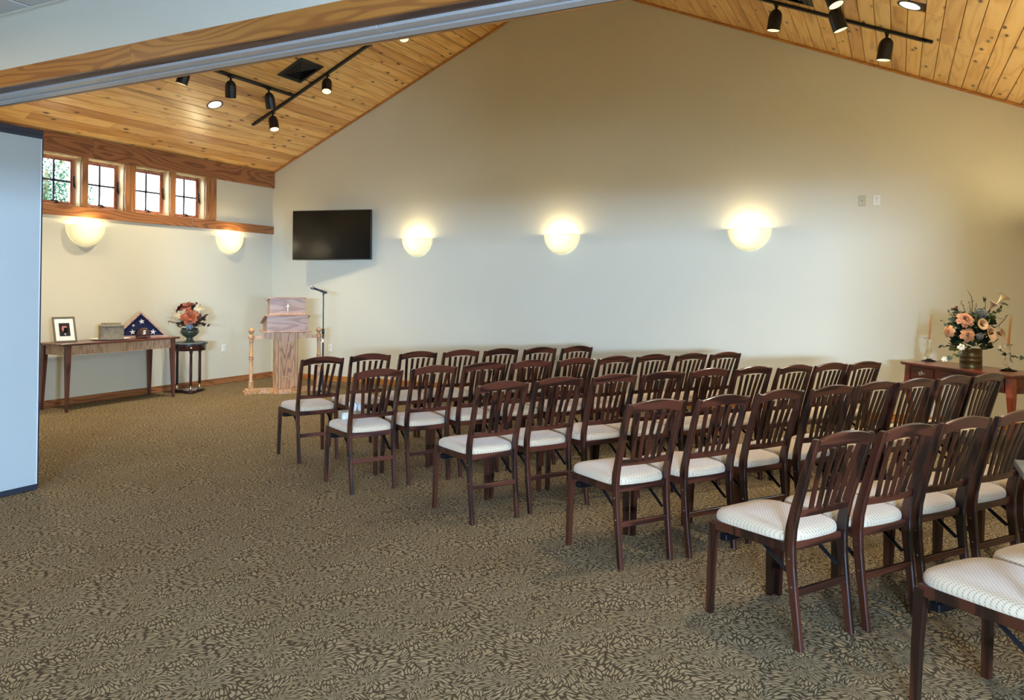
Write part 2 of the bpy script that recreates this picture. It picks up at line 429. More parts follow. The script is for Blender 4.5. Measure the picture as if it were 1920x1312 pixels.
rw.box((CXR, YR, -.1), (CXR+.2, YH0, 1.0)); rw.box((CXR, YR, 1.9), (CXR+.2, YH0, ZC+.1)); rw.box((CXR, YR, 1.0), (CXR+.2, -1.25, 1.9)); rw.box((CXR, .05, 1.0), (CXR+.2, YH0, 1.9)); rw.box((XR, YH0-.1, -.1), (CXR+.2, YH0+.2, ZC+.1))  # side opening added for the unseen daylight lamp
struct(rw.ob('wall_side', MT['wall']))
# unseen wall and foyer added; their opening is sized to limit the rear daylight
rr = MB(); YO = -1.5; OX0, OX1, OZ = -2.3, 4.2, 2.03
rr.box((CXL, YO-.15, -.1), (OX0, YO, ZC+.1)); rr.box((OX1, YO-.15, -.1), (CXR, YO, ZC+.1)); rr.box((OX0, YO-.15, OZ), (OX1, YO, ZC+.1))
struct(rr.ob('wall_added_rear', MT['wall2']))
YR2 = -6.5
fo = MB(); FW = [(2.0, 4.0)]
fo.box((OX0-1, YR2-.2, -.1), (CXR, YR2, 1.1)); fo.box((OX0-1, YR2-.2, 2.1), (CXR, YR2, ZC+.1)); fo.box((OX0-1, YR2-.2, 1.1), (2.0, YR2, 2.1)); fo.box((4.0, YR2-.2, 1.1), (CXR, YR2, 2.1))
fo.box((OX0-1.2, YR2-.2, -.1), (OX0-1, YO-.15, ZC+.1))
struct(fo.ob('wall_added_foyer', MT['wall2']))
RW = [(2.0, 4.0)]

# wall above the header: near face up to the flat ceiling, far face up to the roof
hw = MB()
hz = 2.80
y0, y1 = YH0+.012, YH1-.012
hw.add([(XL,y0,hz),(CXR,y0,hz),(CXR,y0,ZC+.1),(XR,y0,ZE+.1),(XA,y0,ZA+.1),(XL,y0,ZE+.1),(XL,y1,hz),(CXR,y1,hz),(CXR,y1,ZC+.1),(XR,y1,ZE+.1),(XA,y1,ZA+.1),(XL,y1,ZE+.1)],
       [(0,1,2,3,4,5),(11,10,9,8,7,6),(0,6,7,1),(5,4,10,11),(4,3,9,10)])
struct(hw.ob('wall_header', MT['wall2']))

# vaulted ceiling: slab plus individual boards
ce = sempty('ceiling', (XA, YB, ZA))
def slope_mat(side):     # local frame: x = down the slope, y = world y (towards camera = negative), z = up-normal
    a = math.atan(SL); s_ = 1 if side > 0 else -1
    ex = Vector((s_*cos(a), 0, -sin(a))); ey = Vector((0, 1, 0)); ez = ex.cross(ey)
    if ez.z < 0: ez = -ez
    m = Matrix.Identity(4)
    for i in range(3): m[i][0] = ex[i]; m[i][1] = ey[i]; m[i][2] = ez[i]
    return m
LS = math.hypot(XA-XL, ZA-ZE)
LY = YB-YH1
slab = MB()
for sd in (-1, 1): slab.box((-.05, -LY, .016), (LS+.2, 0, .12), slope_mat(sd))
slab.ob('groove_backing', MT['groove'], ce)
nb = 39; bw = LS/nb
cache = {}
for sd in (-1, 1):
    sm_ = slope_mat(sd)
    for i in range(nb):
        cuts = [0.0]
        k = random.choice((1, 2, 2))
        for j in range(k): cuts.append(round(random.uniform(0.15, 0.85)*LY*4)/4)
        cuts = sorted(set(cuts))+[LY]
        for j in range(len(cuts)-1):
            L = cuts[j+1]-cuts[j]
            if L < 0.3: continue
            key = round(L, 3)
            if key not in cache:
                cache[key] = MB().box((.003, -L+.002, 0), (bw-.003, 0, .018), bev=.004).mesh('board', MT['pine'])
            o = link('board', cache[key], ce)
            o.matrix_local = sm_ @ Matrix.Translation((i*bw, -cuts[j], -.001*random.random()))
# flat ceiling of the near room: tiles, grid and a wall angle
fc = sempty('ceiling', (XL, YH0, ZC)); 
fc2 = MB().box((0, -(YH0-YR), .03), (CXR-XL, 0, .1)).ob('ceiling_deck', MT['flat'], fc)
tm = {}
nx = 0
x = 0.0
W_ = CXR-XL
GX = [-4.52-XL+0.61*k for k in range(-8, 15)]
GX = [0]+[g_ for g_ in GX if 0.02 < g_ < W_]+[W_]
GY = [0, -0.36]+[-0.36-0.61*k for k in range(1, 12)]; GY = [g_ for g_ in GY if g_ > -(YH0-YR)]+[-(YH0-YR)]
cnt = 0
for i in range(len(GX)-1):
    for j in range(len(GY)-1):
        if j > 5 or j < 0: continue
        L = GX[i+1]-GX[i]; D = GY[j]-GY[j+1]; key = (round(L, 3), round(D, 3))
        if key not in tm: tm[key] = MB().box((.012, -D+.012, .004), (L-.012, -.012, .03), bev=.003).mesh('ceiling_tile', MT['flat'])
        link('ceiling_tile', tm[key], fc, (GX[i], GY[j], 0)); cnt += 1
MB().box((0, -.022, -.004), (W_, 0, .004)).ob('wall_angle', MT['white'], fc)

# header casing
h1 = sempty('trim_1', (XL, YH0, 2.7))
HX = CXR-XL
def hb(name, x0, x1, yy0, yy1, z0, z1, mt, bev=.003):
    return MB().box((x0, yy0, z0), (x1, yy1, z1), bev=bev).ob(name, mt, h1)
xj = -3.674-XL
for a, b in ((0, xj), (xj, xj+4.6), (xj+4.6, HX)): hb('face_board', a+.0006, b-.0006, -.004, .016, 0, .105, MT['oakx'])
for a, b in ((0, xj+.9), (xj+.9, HX)): hb('soffit_board', a, b-.001, .017, .094, .0005, .02, MT['oakdull'])
for a, b in ((0, xj+.9), (xj+.9, HX)): hb('soffit_board', a, b-.001, .268, .291, .0005, .02, MT['oakdull'])
for a, b in ((0, xj+.9), (xj+.9, HX)): hb('face_board', a, b-.001, .291, .311, 0, .105, MT['oakx'])
tj = [-2.119-XL+k*0.46 for k in (-1,)]
tj = [0, 3.05, xj+.25, xj+1.55, xj+1.62+2.9, HX]
for i in range(len(tj)-1):
    hb('track_rail', tj[i]+.001, tj[i+1]-.001, .094, .145, -.012, .02, MT['alum'])
    hb('track_rail', tj[i]+.001, tj[i+1]-.001, .145, .188, -.002, .02, MT['alum'])
    hb('track_rail', tj[i]+.001, tj[i+1]-.001, .206, .268, -.004, .02, MT['alum'])
MB().box((0, .186, .010), (HX, .208, .03)).ob('track_slot', MT['dark'], h1)

# trims on the left wall
t = sempty('trim_2', (XL, YH1, WZ1))
yj = 6.57-YH1
for a, b in ((0, yj), (yj, YB-YH1)): MB().box((.0, a+.001, 0), (.045, b-.001, ZE-WZ1-.004), bev=.004).ob('beam_board', MT['oaky'], t)
t = sempty('trim_3', (XL, YH1, 2.40))
for a, b in ((0, 5.1), (5.1, YB-YH1)): MB().box((0, a+.001, 0), (.035, b-.001, .135), bev=.004).ob('rail_board', MT['oaky'], t)
t = sempty('trim_4', (XL, 0, WZ0-.006))
for a, b in ((5.70, 5.88), (6.43, 6.52), (7.055, 7.222), (7.786, 7.888), (8.433, 8.639)):
    MB().box((0, a+.001, 0), (.028, b-.001, WZ1-WZ0+.006), bev=.003).ob('window_casing', MT['oakz'], t)
# cove strips where the ceiling meets the gable
t = sempty('trim_5', (XA, YB, ZA))
for sd in (-1, 1): MB().box((0, -.03, -.028), (LS, 0, -.001), slope_mat(sd), bev=.006).ob('cove_strip', MT['oakx'], t)
def baseboard(name, segs):
    b = sempty(name, (0, 0, 0))
    for mt, a, c, cap in segs:
        MB().box(a, c, bev=.004).ob('baseboard_run', mt, b)
    return b
baseboard('baseboard_left', [(MT['oaky'], (XL, YH1, 0), (XL+.016, 6.9, .09), 0), (MT['oaky'], (XL, 6.902, 0), (XL+.016, YB-.001, .09), 0), (MT['oaky'], (XL+.016, YH1, 0), (XL+.028, YB-.03, .02), 0)])
baseboard('baseboard_back', [(MT['oakx'], (XL+.017, YB-.016, 0), (-4.6, YB, .09), 0), (MT['oakx'], (-4.598, YB-.016, 0), (XR, YB, .09), 0), (MT['oakx'], (XL+.03, YB-.028, 0), (XR, YB-.016, .02), 0)])

# windows
XG = XL-.135
for k, (a, b) in enumerate(WIN):
    wn = sempty('window_%d' % (k+1), (XG, a, WZ0))
    W = b-a; H = WZ1-WZ0
    rv = MB()
    rv.box((.03, W-.012, 0), (.134, W-.0005, H)); rv.box((.03, .0005, 0), (.134, .012, H)); rv.box((.03, 0.012, H-.012), (.134, W-.012, H-.0005))
    rv.ob('window_reveal', MT['oakpale'], wn)
    fr = MB(); e = .012
    for (p, q_) in (((-.03, e, 0), (.03, W-e, .03)), ((-.03, e, H-.035), (.03, W-e, H-.012)), ((-.03, e, .03), (.03, e+.022, H-.035)), ((-.03, W-e-.022, .03), (.03, W-e, H-.035))): fr.box(p, q_, bev=.003)
    fr.ob('window_frame', MT['sash'], wn)
    sh = MB(); e = .036
    for (p, q_) in (((-.015, e, .032), (.012, W-e, .055)), ((-.015, e, H-.06), (.012, W-e, H-.037)), ((-.015, e, .055), (.012, e+.022, H-.06)), ((-.015, W-e-.022, .055), (.012, W-e, H-.06))): sh.box(p, q_, bev=.002)
    sash = sh.ob('sash', MT['sash'], wn)
    ym, zm = W/2, (H)/2
    mu = MB().box((-.008, ym-.013, .055), (.006, ym+.013, H-.06)); mu.box((-.008, e+.02, zm-.013), (.006, W-e-.02, zm+.013))
    mu.ob('muntin', MT['muntin'], sash)
    for (p, q_) in (((e+.022, .055), (ym, zm)), ((ym, .055), (W-e-.022, zm)), ((e+.022, zm), (ym, H-.06)), ((ym, zm), (W-e-.022, H-.06))):
        MB().box((-.004, p[0]+.001, p[1]+.001), (-.001, q_[0]-.001, q_[1]-.001)).ob('pane', MT['pane'], wn)
    c_ = MB().lathe([(.028, 0), (.026, .012), (.012, .02), (.01, .028)], 12, mat=Matrix.Translation((.045, ym+.02, .03)))
    c_.tube([(.045, ym+.02, .052), (.05, ym-.005, .058), (.052, ym-.05, .048)], [.009, .008, .006], 6)
    c_.tube([(.052, ym-.05, .048), (.06, ym-.052, .058)], .008, 6)
    c_.ob('crank_handle', MT['blackmetal'], wn)
    lv = MB().box((.03, W-.034, H*.40), (.04, W-.020, H*.62)); lv.tube([(.042, W-.026, H*.5), (.05, W-.026, H*.44), (.062, W-.024, H*.36)], [.005, .006, .005], 6)
    lv.ob('lock_lever', MT['blackmetal'], wn)
# frame of the added foyer window, unseen behind the camera
for k, (a, b) in enumerate(RW):
    wn = sempty('window_%d' % (k+5), (a, YR-.1, 1.1))
    W = b-a; H = 1.0; f_ = MB()
    for (p, q_) in (((0, -.04, 0), (W, .04, .06)), ((0, -.04, H-.06), (W, .04, H)), ((0, -.04, .06), (.06, .04, H-.06)), ((W-.06, -.04, .06), (W, .04, H-.06)), ((W/2-.03, -.04, .06), (W/2+.03, .04, H-.06))): f_.box(p, q_)
    f_.ob('window_frame', MT['white'], wn)

# ------------------------------------------------------------------ outdoor tree seen through the first window
leaf_g = plain('tree_leaf', (32, 80, 58), 0.6, var=.35)  # the leaves' own green, tone varies at random
bark = plain('bark', (110, 100, 80), 0.9)
tr = thing('tree', 'leafy green tree outside the leftmost small window', 'tree', (-13.2, 8.22, -0.08))
MB().tube([(0, 0, -.42), (.05, .05, 1.6), (.0, .1, 2.8), (.1, .05, 3.6)], [.12, .1, .07, .03], 8).ob('trunk', bark, tr)
br = MB()
for i in range(9):
    a = i*2.4; z = 2.3+.14*i; br.tube([(0, .08, z), (.35*cos(a), .1+.35*sin(a), z+.35), (.6*cos(a), .1+.6*sin(a), z+.5)], [.03, .02, .008], 5)
br.ob('branches', bark, tr)
lf = MB(); rng = random.Random(3)
for i in range(5600):
    u = rng.random()**.4; th = rng.uniform(0, 2*pi); ph = math.acos(rng.uniform(-1, 1))
    p = Vector((.75*u*sin(ph)*cos(th), .1+.78*u*sin(ph)*sin(th), 3.05+.85*u*cos(ph)))
    d = Vector((rng.uniform(-1, 1), rng.uniform(-1, 1), rng.uniform(-1, .4))).normalized()
    e_ = d.cross(Vector((rng.uniform(-1, 1), rng.uniform(-1, 1), 1))).normalized()
    L = rng.uniform(.05, .085)
    lf.add([p, p+d*L*.5+e_*L*.26, p+d*L, p+d*L*.5-e_*L*.26], [(0, 1, 2, 3)])
o = lf.ob('foliage', leaf_g, tr); o['kind'] = 'stuff'
struct(MB().box((-30, -25, -.6), (25, 30, -.5)).ob('ground', plain('lawn', (96, 112, 70), 1.0)))

# ------------------------------------------------------------------ lamps
def sconce(loc, rz, label, power=5.0):
    t = thing('wall_sconce', label, 'lamp', loc, rz, 'half-bowl wall sconces')   # local -y faces the room
    R, Hh, D = .262, .275, .17
    n, m = 24, 12; vs = []; F = []
    for j in range(m+1):
        ph = pi/2*j/m; rr_ = max(0, cos(ph)) if j < m else 0.0; z = -Hh*sin(ph)
        for i in range(n+1):
            a = pi*i/n; vs.append((R*rr_*cos(a), -D*rr_*sin(a)-.004, z))
    for j in range(m):
        for i in range(n): F.append((j*(n+1)+i, j*(n+1)+i+1, (j+1)*(n+1)+i+1, (j+1)*(n+1)+i))
    sh = MB().add(vs, F, True).ob('glass_shade', MT['sconce'], t)
    so = sh.modifiers.new('thick', 'SOLIDIFY'); so.thickness = .005; so.offset = -1
    MB().box((-.05, -.03, -.16), (.05, 0, -.04), bev=.004).ob('mounting_plate', MT['white'], t)
    b = MB().lathe([(.0, -.05), (.018, -.045), (.03, -.015), (.027, .01), (.012, .026), (0, .03)], 12, mat=Matrix.Translation((0, -.085, -.075)))
    b.ob('bulb', MT['bulb'], t)
    rl = Matrix.Rotation(rz, 4, 'Z') @ Vector((0, -.095, -.015))
    add_light('sconce_light', 'POINT', Vector(loc)+rl, power, (1.0, .88, .60), shadow_soft_size=.05)
    return t
sconce((-6.54, YB, 2.257), 0, 'glowing half-bowl wall sconce on the big gable wall, nearest the television')
sconce((-4.16, YB, 2.252), 0, 'glowing half-bowl wall sconce, middle one of the three on the big gable wall')
sconce((-1.648, YB, 2.257), 0, 'glowing half-bowl wall sconce on the big gable wall, nearest the paired wall plates')
sconce((XL, 6.497, 2.30), pi/2, 'glowing half-bowl wall sconce under the small windows, next to the grey partition')
sconce((XL, 8.92, 2.30), pi/2, 'glowing half-bowl wall sconce under the wooden rail, nearest the room corner')

sconce((XR, 8.92, 2.30), -pi/2, 'added unseen glowing half-bowl wall sconce on the right wall beside the corner console', 9)  # unseen sconces added to brighten the right slope and warm the right side
sconce((XR, 6.497, 2.30), -pi/2, 'added unseen glowing half-bowl wall sconce midway along the right wall', 15)
sconce((XR, 4.07, 2.30), -pi/2, 'added unseen glowing half-bowl wall sconce on the right wall nearest the sliding track', 15)
sconce((XL, 4.07, 2.30), pi/2, 'added unseen glowing half-bowl wall sconce hidden behind the stacked grey partition', 10)  # one more unseen sconce, added for its warm light

def on_slope(x, dz=0.0):   # height of the vault at x
    return ZA-abs(x-XA)*abs(SL)+dz
def downlight(x, y, label, power=185):
    sd = 1 if x > XA else -1
    ang = math.atan(abs(SL))*sd
    t = thing('recessed_downlight', label, 'lamp', (x, y, on_slope(x)), 0, 'recessed ceiling downlights'); t.rotation_euler = (0, ang, 0)
    MB().lathe([(.088, -.004), (.108, -.004), (.110, .0), (.110, .004), (.088, .004), (.088, -.004)], 28, close=False).ob('trim_ring', MT['black'], t)
    MB().lathe([(.088, -.0035), (.070, -.0015)], 28, close=False).ob('reflector', MT['canglow'], t)
    MB().lathe([(0.0, -.001), (.071, -.0015)], 28, close=False).ob('lamp_face', MT['canglow'], t)
    add_light('downlight_beam', 'SPOT', (x, y, on_slope(x)-.05), power, WARM, (0, 0, -1), spot_size=radians(125), spot_blend=.9, shadow_soft_size=.07)
downlight(-8.245, 7.495, 'lit round recessed downlight in the left slope of the pine ceiling')
downlight(.105, 7.50, 'lit round recessed downlight in the right slope of the pine ceiling')
downlight(-8.245, 4.9, 'unseen lit round recessed downlight near the sliding track, left slope of the ceiling')  # this and the next downlight are out of view, there as light sources
downlight(.105, 4.9, 'unseen lit round recessed downlight above the chair rows, right slope of the ceiling', 110)

def track_head(x, y, aim, label, power=30, stem=.07, on=True):
    z = on_slope(x)-.03
    t = thing('track_spotlight', label, 'lamp', (x, y, z), 0, 'black cylinder track spotlights')
    MB().box((-.02, -.035, -.02), (.02, .035, .0), bev=.004).ob('adapter', MT['black'], t)
    MB().tube([(0, 0, -.015), (0, 0, -stem-.02)], .014, 8).ob('stem', MT['black'], t)
    q = Vector(aim).normalized().to_track_quat('Z', 'Y').to_matrix().to_4x4()
    hm = Matrix.Translation((0, 0, -stem)) @ q
    R = .068; L = .20
    prof = [(0, -.02), (.03, -.013), (.052, .008), (.064, .035), (R, .07), (R, L), (R-.006, L), (R-.008, .09)]
    MB().lathe(prof, 24, mat=hm, close=False).ob('housing', MT['black'], t)
    MB().lathe([(R-.007, L-.002), (R-.02, L-.035), (.02, L-.05), (0, L-.05)], 24, mat=hm, close=False).ob('lamp_face', MT['lampglow'] if on else MT['dark'], t)
    if on and power:
        p = Vector((x, y, z)) + (hm @ Vector((0, 0, L+.01)))
        add_light('track_beam', 'SPOT', p, power, WARM, aim, spot_size=radians(58), spot_blend=.7, shadow_soft_size=.04)
    return t
def track(a, b, label, off=.0):
    t = thing('light_track', label, 'track', ((a[0]+b[0])/2, (a[1]+b[1])/2, on_slope((a[0]+b[0])/2)), 0)
    c = t.location; A = Vector((a[0], a[1], on_slope(a[0])-.016-off))-c; B = Vector((b[0], b[1], on_slope(b[0])-.016-off))-c
    d = (B-A); L = d.length; d.normalize()
    sd = 1 if a[0]+b[0] > 2*XA else -1
    nrm = Vector((SL*(1 if sd < 0 else -1)*-1, 0, 1)).normalized(); side = nrm.cross(d).normalized()
    m = Matrix.Identity(4)
    for i in range(3): m[i][0] = d[i]; m[i][1] = side[i]; m[i][2] = nrm[i]
    m.translation = A
    MB().box((0, -.024, -.014), (L, .024, .014), m, bev=.003).ob('track_bar', MT['black'], t)
    MB().box((-.05, -.024, -.008), (.06, .024, .015), m, bev=.003).ob('end_feed', MT['black'], t)
    return t
XT = -7.633; XT2 = 2*XA-XT
track((XT, 8.28), (XT, 5.6), 'black lighting track running toward the camera on the left ceiling slope')
track((-8.39, 8.37), (-4.9, 8.37), 'long black lighting track climbing the left ceiling slope toward the ridge')
track((.262, 8.37), (-3.2, 8.37), 'long black lighting track climbing the right ceiling slope toward the ridge')
track((XT2, 8.28), (XT2, 5.6), 'short black lighting track running toward the camera on the right ceiling slope', .0)
track_head(XT, 7.19, (-.25, .25, -1), 'black track spotlight hanging left of the square vent, second nearest the sliding track', 55)
track_head(XT, 7.86, (-.1, .35, -1), 'black track spotlight between the left downlight and the end of the short track', 55)
track_head(XT, 6.50, (-.3, -.1, -1), 'black track spotlight half hidden behind the wooden header, left slope', 55)
track_head(-8.05, 8.37, (.35, -.15, -1), 'black track spotlight at the lowest end of the long track, above the small windows', 60)
track_head(-7.057, 8.37, (.25, -.35, -1), 'black track spotlight right of the square vent on the long left track', 60)
track_head(-5.80, 8.37, (.35, -.35, -1), 'black track spotlight peeking out under the header near the gable wall', 60)
track_head(-.085, 8.37, (-.16, .05, -1), 'black track spotlight at the low end of the right track, above the flower table', 70)
track_head(-1.12, 8.37, (-.16, .05, -1), 'leftmost black track spotlight of the right slope, close to the gable wall', 60)
track_head(-.53, 7.86, (.3, .1, -1), 'black track spotlight in the middle of the right slope, mouth turned to the camera', 60)
track_head(-.53, 7.19, (.35, -.1, -1), 'black track spotlight cut off by the top of the frame, right slope', 50)

def vent(xc, yc, label):
    sd = 1 if xc > XA else -1; ang = math.atan(abs(SL))*sd
    t = thing('ceiling_vent', label, 'vent', (xc, yc, on_slope(xc)), 0); t.rotation_euler = (0, ang, 0)
    hs = .225
    f_ = MB()
    for (p, q_) in (((-hs, -hs, -.012), (hs, -hs+.04, .0)), ((-hs, hs-.04, -.012), (hs, hs, .0)), ((-hs, -hs+.04, -.012), (-hs+.04, hs-.04, .0)), ((hs-.04, -hs+.04, -.012), (hs, hs-.04, .0))): f_.box(p, q_, bev=.003)
    f_.ob('frame', MT['vent'], t)
    for k, r_ in enumerate((.175, .13, .085, .045)):
        v_ = MB(); o_, i_ = r_, r_-.032; zo, zi = -.004, -.028+.002*k
        v_.add([(-o_,-o_,zo),(o_,-o_,zo),(o_,o_,zo),(-o_,o_,zo),(-i_,-i_,zi),(i_,-i_,zi),(i_,i_,zi),(-i_,i_,zi)], [(0,1,5,4),(1,2,6,5),(2,3,7,6),(3,0,4,7)])
        v_.ob('louver', MT['vent'], t)
    MB().box((-.19, -.19, -.003), (.19, .19, -.001)).ob('backing', MT['dark'], t)
vent(-7.185, 7.98, 'black square louvered air vent in the left slope of the pine ceiling')
vent(2*XA+7.185, 7.98, 'black square louvered air vent behind the track on the right ceiling slope')

# ------------------------------------------------------------------ folding partition
pt = thing('folding_partition', 'tall grey folding partition stacked at the left edge of the room', 'partition', (-5.70, 2.965, 0))
pz = 2.60
for k in range(4):
    p = MB().box((-.10-.104*k, -.598, .045), (-.104*k, .598, pz), bev=.002).ob('panel', MT['panel'], pt)
    MB().box((-.098-.104*k, .598, .045), (-.003-.104*k, .601, pz)).ob('edge_trim', MT['alum'], p)
    MB().box((-.090-.104*k, .601, .02), (-.004-.104*k, .612, pz+.02)).ob('edge_seal', MT['rubber'], p)
    MB().box((-.085-.104*k, -.59, .006), (-.004-.104*k, .602, .045)).ob('floor_seal', MT['rubber'], p)
    ts = MB().box((-.092-.104*k, -.6, pz), (-.002-.104*k, .604, pz+.030), bev=.002); ts.box((-.085-.104*k, -.6, pz+.03), (-.012-.104*k, .62, pz+.068), bev=.004)
    ts.ob('top_seal', MT['rubber'], p)
MB().box((-.002, .592, .045), (.0015, .598, pz)).ob('edge_strip', MT['alum'], pt)

# ------------------------------------------------------------------ wall plates
def plate(loc, rz, kind, label):
    t = thing('wall_plate', label, 'outlet', loc, rz)
    MB().box((-.038, -.008, -.060), (.038, 0, .060), bev=.004).ob('cover', MT['ivory'] if kind == 'jack' else MT['white'], t)
    if kind == 'jack':
        MB().lathe([(0, .014), (.005, .013), (.006, 0)], 10, mat=Matrix.Translation((0, -.006, 0)) @ Matrix.Rotation(pi/2, 4, 'X')).ob('jack', MT['dark'], t)
    else:
        for z in (-.022, .022):
            o_ = MB().lathe([(0, .004), (.015, .004), (.017, 0)], 16, mat=Matrix.Translation((0, -.008, z)) @ Matrix.Rotation(pi/2, 4, 'X')).ob('socket', MT['white'], t)
            s_ = MB()
            for dx in (-.006, .006): s_.box((dx-.0012, -.0135, z+.0), (dx+.0012, -.0115, z+.009))
            s_.box((-.002, -.0135, z-.01), (.002, -.0115, z-.006)); s_.ob('slot', MT['dark'], t)
plate((-.371, YB, 2.542), 0, 'jack', 'ivory wall plate with a single dark jack, high on the gable wall')
plate((-.214, YB, 2.542), 0, 'duplex', 'white double outlet high on the gable wall, right of the single-jack plate')
plate((-8.205, YB, .53), 0, 'duplex', 'white wall outlet low on the gable wall behind the microphone stand')
plate((XL, 8.83, .55), pi/2, 'duplex', 'white wall outlet low on the left wall right of the round table')
plate((-4.25, YB, .52), 0, 'jack', 'ivory wall plate low on the gable wall peeking between the far chairs')

# ------------------------------------------------------------------ television
tv = thing('television', 'black wall-mounted flat television in the corner above the lectern', 'television', (-7.99, 9.62, 2.337), radians(-14)*-1)
TW, TH = 1.335, .78
MB().box((-TW/2, -.02, -TH/2), (TW/2, .025, TH/2), bev=.004).ob('bezel', MT['bezel'], tv)
MB().box((-TW/2+.012, -.0225, -TH/2+.018), (TW/2-.012, -.0195, TH/2-.012)).ob('screen', MT['screen'], tv)
MB().box((-.3, .025, -.22), (.3, .06, .22), bev=.01).ob('back_housing', MT['bezel'], tv)
a_ = MB().box((-.03, .06, -.05), (.03, .2, .05), bev=.005); a_.box((-.12, .06, -.12), (.12, .075, .12), bev=.003); a_.ob('mount_arm', MT['blackmetal'], tv)
tv.rotation_euler = (0, 0, radians(14))

# ------------------------------------------------------------------ chairs
def make_chair(label):
    # local frame: +y = facing, +x = the sitter's right, origin on floor between the rear feet
    t = thing('folding_chair', label, 'chair', (0, 0, 0), 0, 'cherry folding chairs in rows')
    ch, chh = MT['cherry'], MT['cherryh']
    # rear posts: (z, y, half-x)
    prof = [(0, 0.0, .167), (.1, .012, .168), (.22, .026, .169), (.34, .038, .170), (.43, .042, .171), (.50, .034, .172), (.58, .012, .173), (.70, -.028, .175), (.80, -.062, .177), (.888, -.096, .178)]
    dep = [.034, .036, .040, .044, .050, .050, .046, .042, .038, .030]
    for s in (-1, 1):
        secs = []
        for (z, y, hx), d in zip(prof, dep):
            x0, x1 = s*(hx-.012), s*(hx+.012); b = .004
            secs.append([(x0, y-d/2+b, z), (x0+(x1-x0)*.17, y-d/2, z), (x1-(x1-x0)*.17, y-d/2, z), (x1, y-d/2+b, z), (x1, y+d/2-b, z), (x1-(x1-x0)*.17, y+d/2, z), (x0+(x1-x0)*.17, y+d/2, z), (x0, y+d/2-b, z)])
        secs.append([(p[0]*1+(s*.178-p[0])*.25, p[1]*.75-.024, p[2]+.005) for p in secs[-1]])
        MB().sweep(secs).ob('leg', ch, t)
        # front leg
        secs = []
        for z, y, hx, d, wd in ((0, .470, .204, .030, .024), (.2, .462, .201, .034, .026), (.42, .448, .196, .040, .028)):
            x0, x1 = s*(hx-wd/2), s*(hx+wd/2)
            secs.append([(x0, y-d/2, z), (x1, y-d/2, z), (x1, y+d/2, z), (x0, y+d/2, z)])
        MB().sweep(secs).ob('leg', ch, t)
        # steel folding brace
        MB().tube([(s*.152, .25, .405), (s*.150, .20, .385), (s*.150, .05, .285)], .0105, 4, smooth=False).ob('brace', MT['blackmetal'], t)
        # side rail of the seat frame
        MB().add([(s*.160, .06, .395), (s*.182, .06, .395), (s*.210, .452, .395), (s*.188, .452, .395), (s*.160, .06, .435), (s*.182, .06, .435), (s*.210, .452, .435), (s*.188, .452, .435)],
                 [(0,1,2,3),(4,5,6,7),(0,1,5,4),(1,2,6,5),(2,3,7,6),(3,0,4,7)]).ob('seat_rail', ch, t)
    MB().box((-.158, .035, .398), (.158, .058, .435), bev=.003).ob('seat_rail', chh, t)
    MB().box((-.186, .428, .395), (.186, .450, .435), bev=.003).ob('seat_rail', chh, t)
    # crest rail: arched top, bowed backwards
    n = 12; secs = []
    for i in range(n+1):
        u = -1+2*i/n; x = .168*u
        zt = .888+.026*(1-u*u); zb = .836+.020*(1-u*u); bow = -.012*(1-u*u)
        yt = -.098+bow; yb = -.080+bow
        secs.append([(x, yb-.010, zb), (x, yb+.010, zb), (x, yt+.012, zt-.004), (x, yt+.006, zt), (x, yt-.008, zt), (x, yt-.013, zt-.004)])
    MB().sweep(secs, False).ob('crest_rail', chh, t)
    # lower back rail
    n = 6; secs = []
    for i in range(n+1):
        u = -1+2*i/n; x = .162*u; bow = -.010*(1-u*u)
        secs.append([(x, .012+bow, .545), (x, .032+bow, .545), (x, .024+bow, .578), (x, .004+bow, .578)])
    MB().sweep(secs).ob('back_rail', chh, t)
    # five fanned slats
    for k in range(5):
        a = (k-2)
        secs = []
        for j, z in enumerate((.565, .63, .70, .77, .845)):
            f_ = j/4; xb = a*(.043+.013*f_); y = (.012-.092*f_) -.010*(1-(a/3)**2) + .006*sin(pi*f_)
            secs.append([(xb-.0115, y-.005, z), (xb+.0115, y-.005, z), (xb+.0115, y+.005, z), (xb-.0115, y+.005, z)])
        MB().sweep(secs).ob('slat', ch, t)
    MB().box((-.160, .012, .215), (.160, .032, .245), bev=.003).ob('stretcher', chh, t)
    cb = MB().box((-.186, .385, .345), (.186, .425, .378), bev=.003); cb.box((-.186, .395, .378), (.186, .405, .395), bev=.001)
    cb.ob('crossbar', MT['blackmetal'], t)
    sc_ = MB()
    for s in (-1, 1):
        for z, y in ((.37, .04), (.255, .028)): sc_.lathe([(0, .0145), (.0045, .0135), (.005, .012)], 8, mat=Matrix.Translation((s*.170, y, z)) @ Matrix.Rotation(s*pi/2, 4, 'Y'))
    sc_.ob('screws', MT['chrome'], t)
    # upholstered seat
    def outline(k, grow):
        pts = []
        N = 56
        for i in range(N):
            a = 2*pi*i/N; c, s_ = cos(a), sin(a); e = 2/5.0
            u = math.copysign(abs(c)**e, c); v = math.copysign(abs(s_)**e, s_)
            yy = .255+(.218+grow)*v + (.012*(1-u*u) if v > 0 else -.004*(1-u*u))
            hw_ = .184+.027*(v+1)/2+grow
            pts.append((u*hw_, yy))
        return pts
    rings = []
    base = outline(0, 0)
    cx, cy = 0, .25
    def ring(tt, z, g=0.0):
        return [(cx+(x-cx)*tt, cy+(y-cy)*tt, z) for x, y in outline(0, g)]
    # keep clear of the rear posts
    spec = [(.98, .432), (1.0, .438), (1.006, .449), (.998, .460), (.975, .470), (.93, .4775), (.82, .485), (.62, .490), (.35, .493), (.1, .4935)]
    vs = []; F = []
    N = 56
    for tt, z in spec: vs += ring(tt, z)
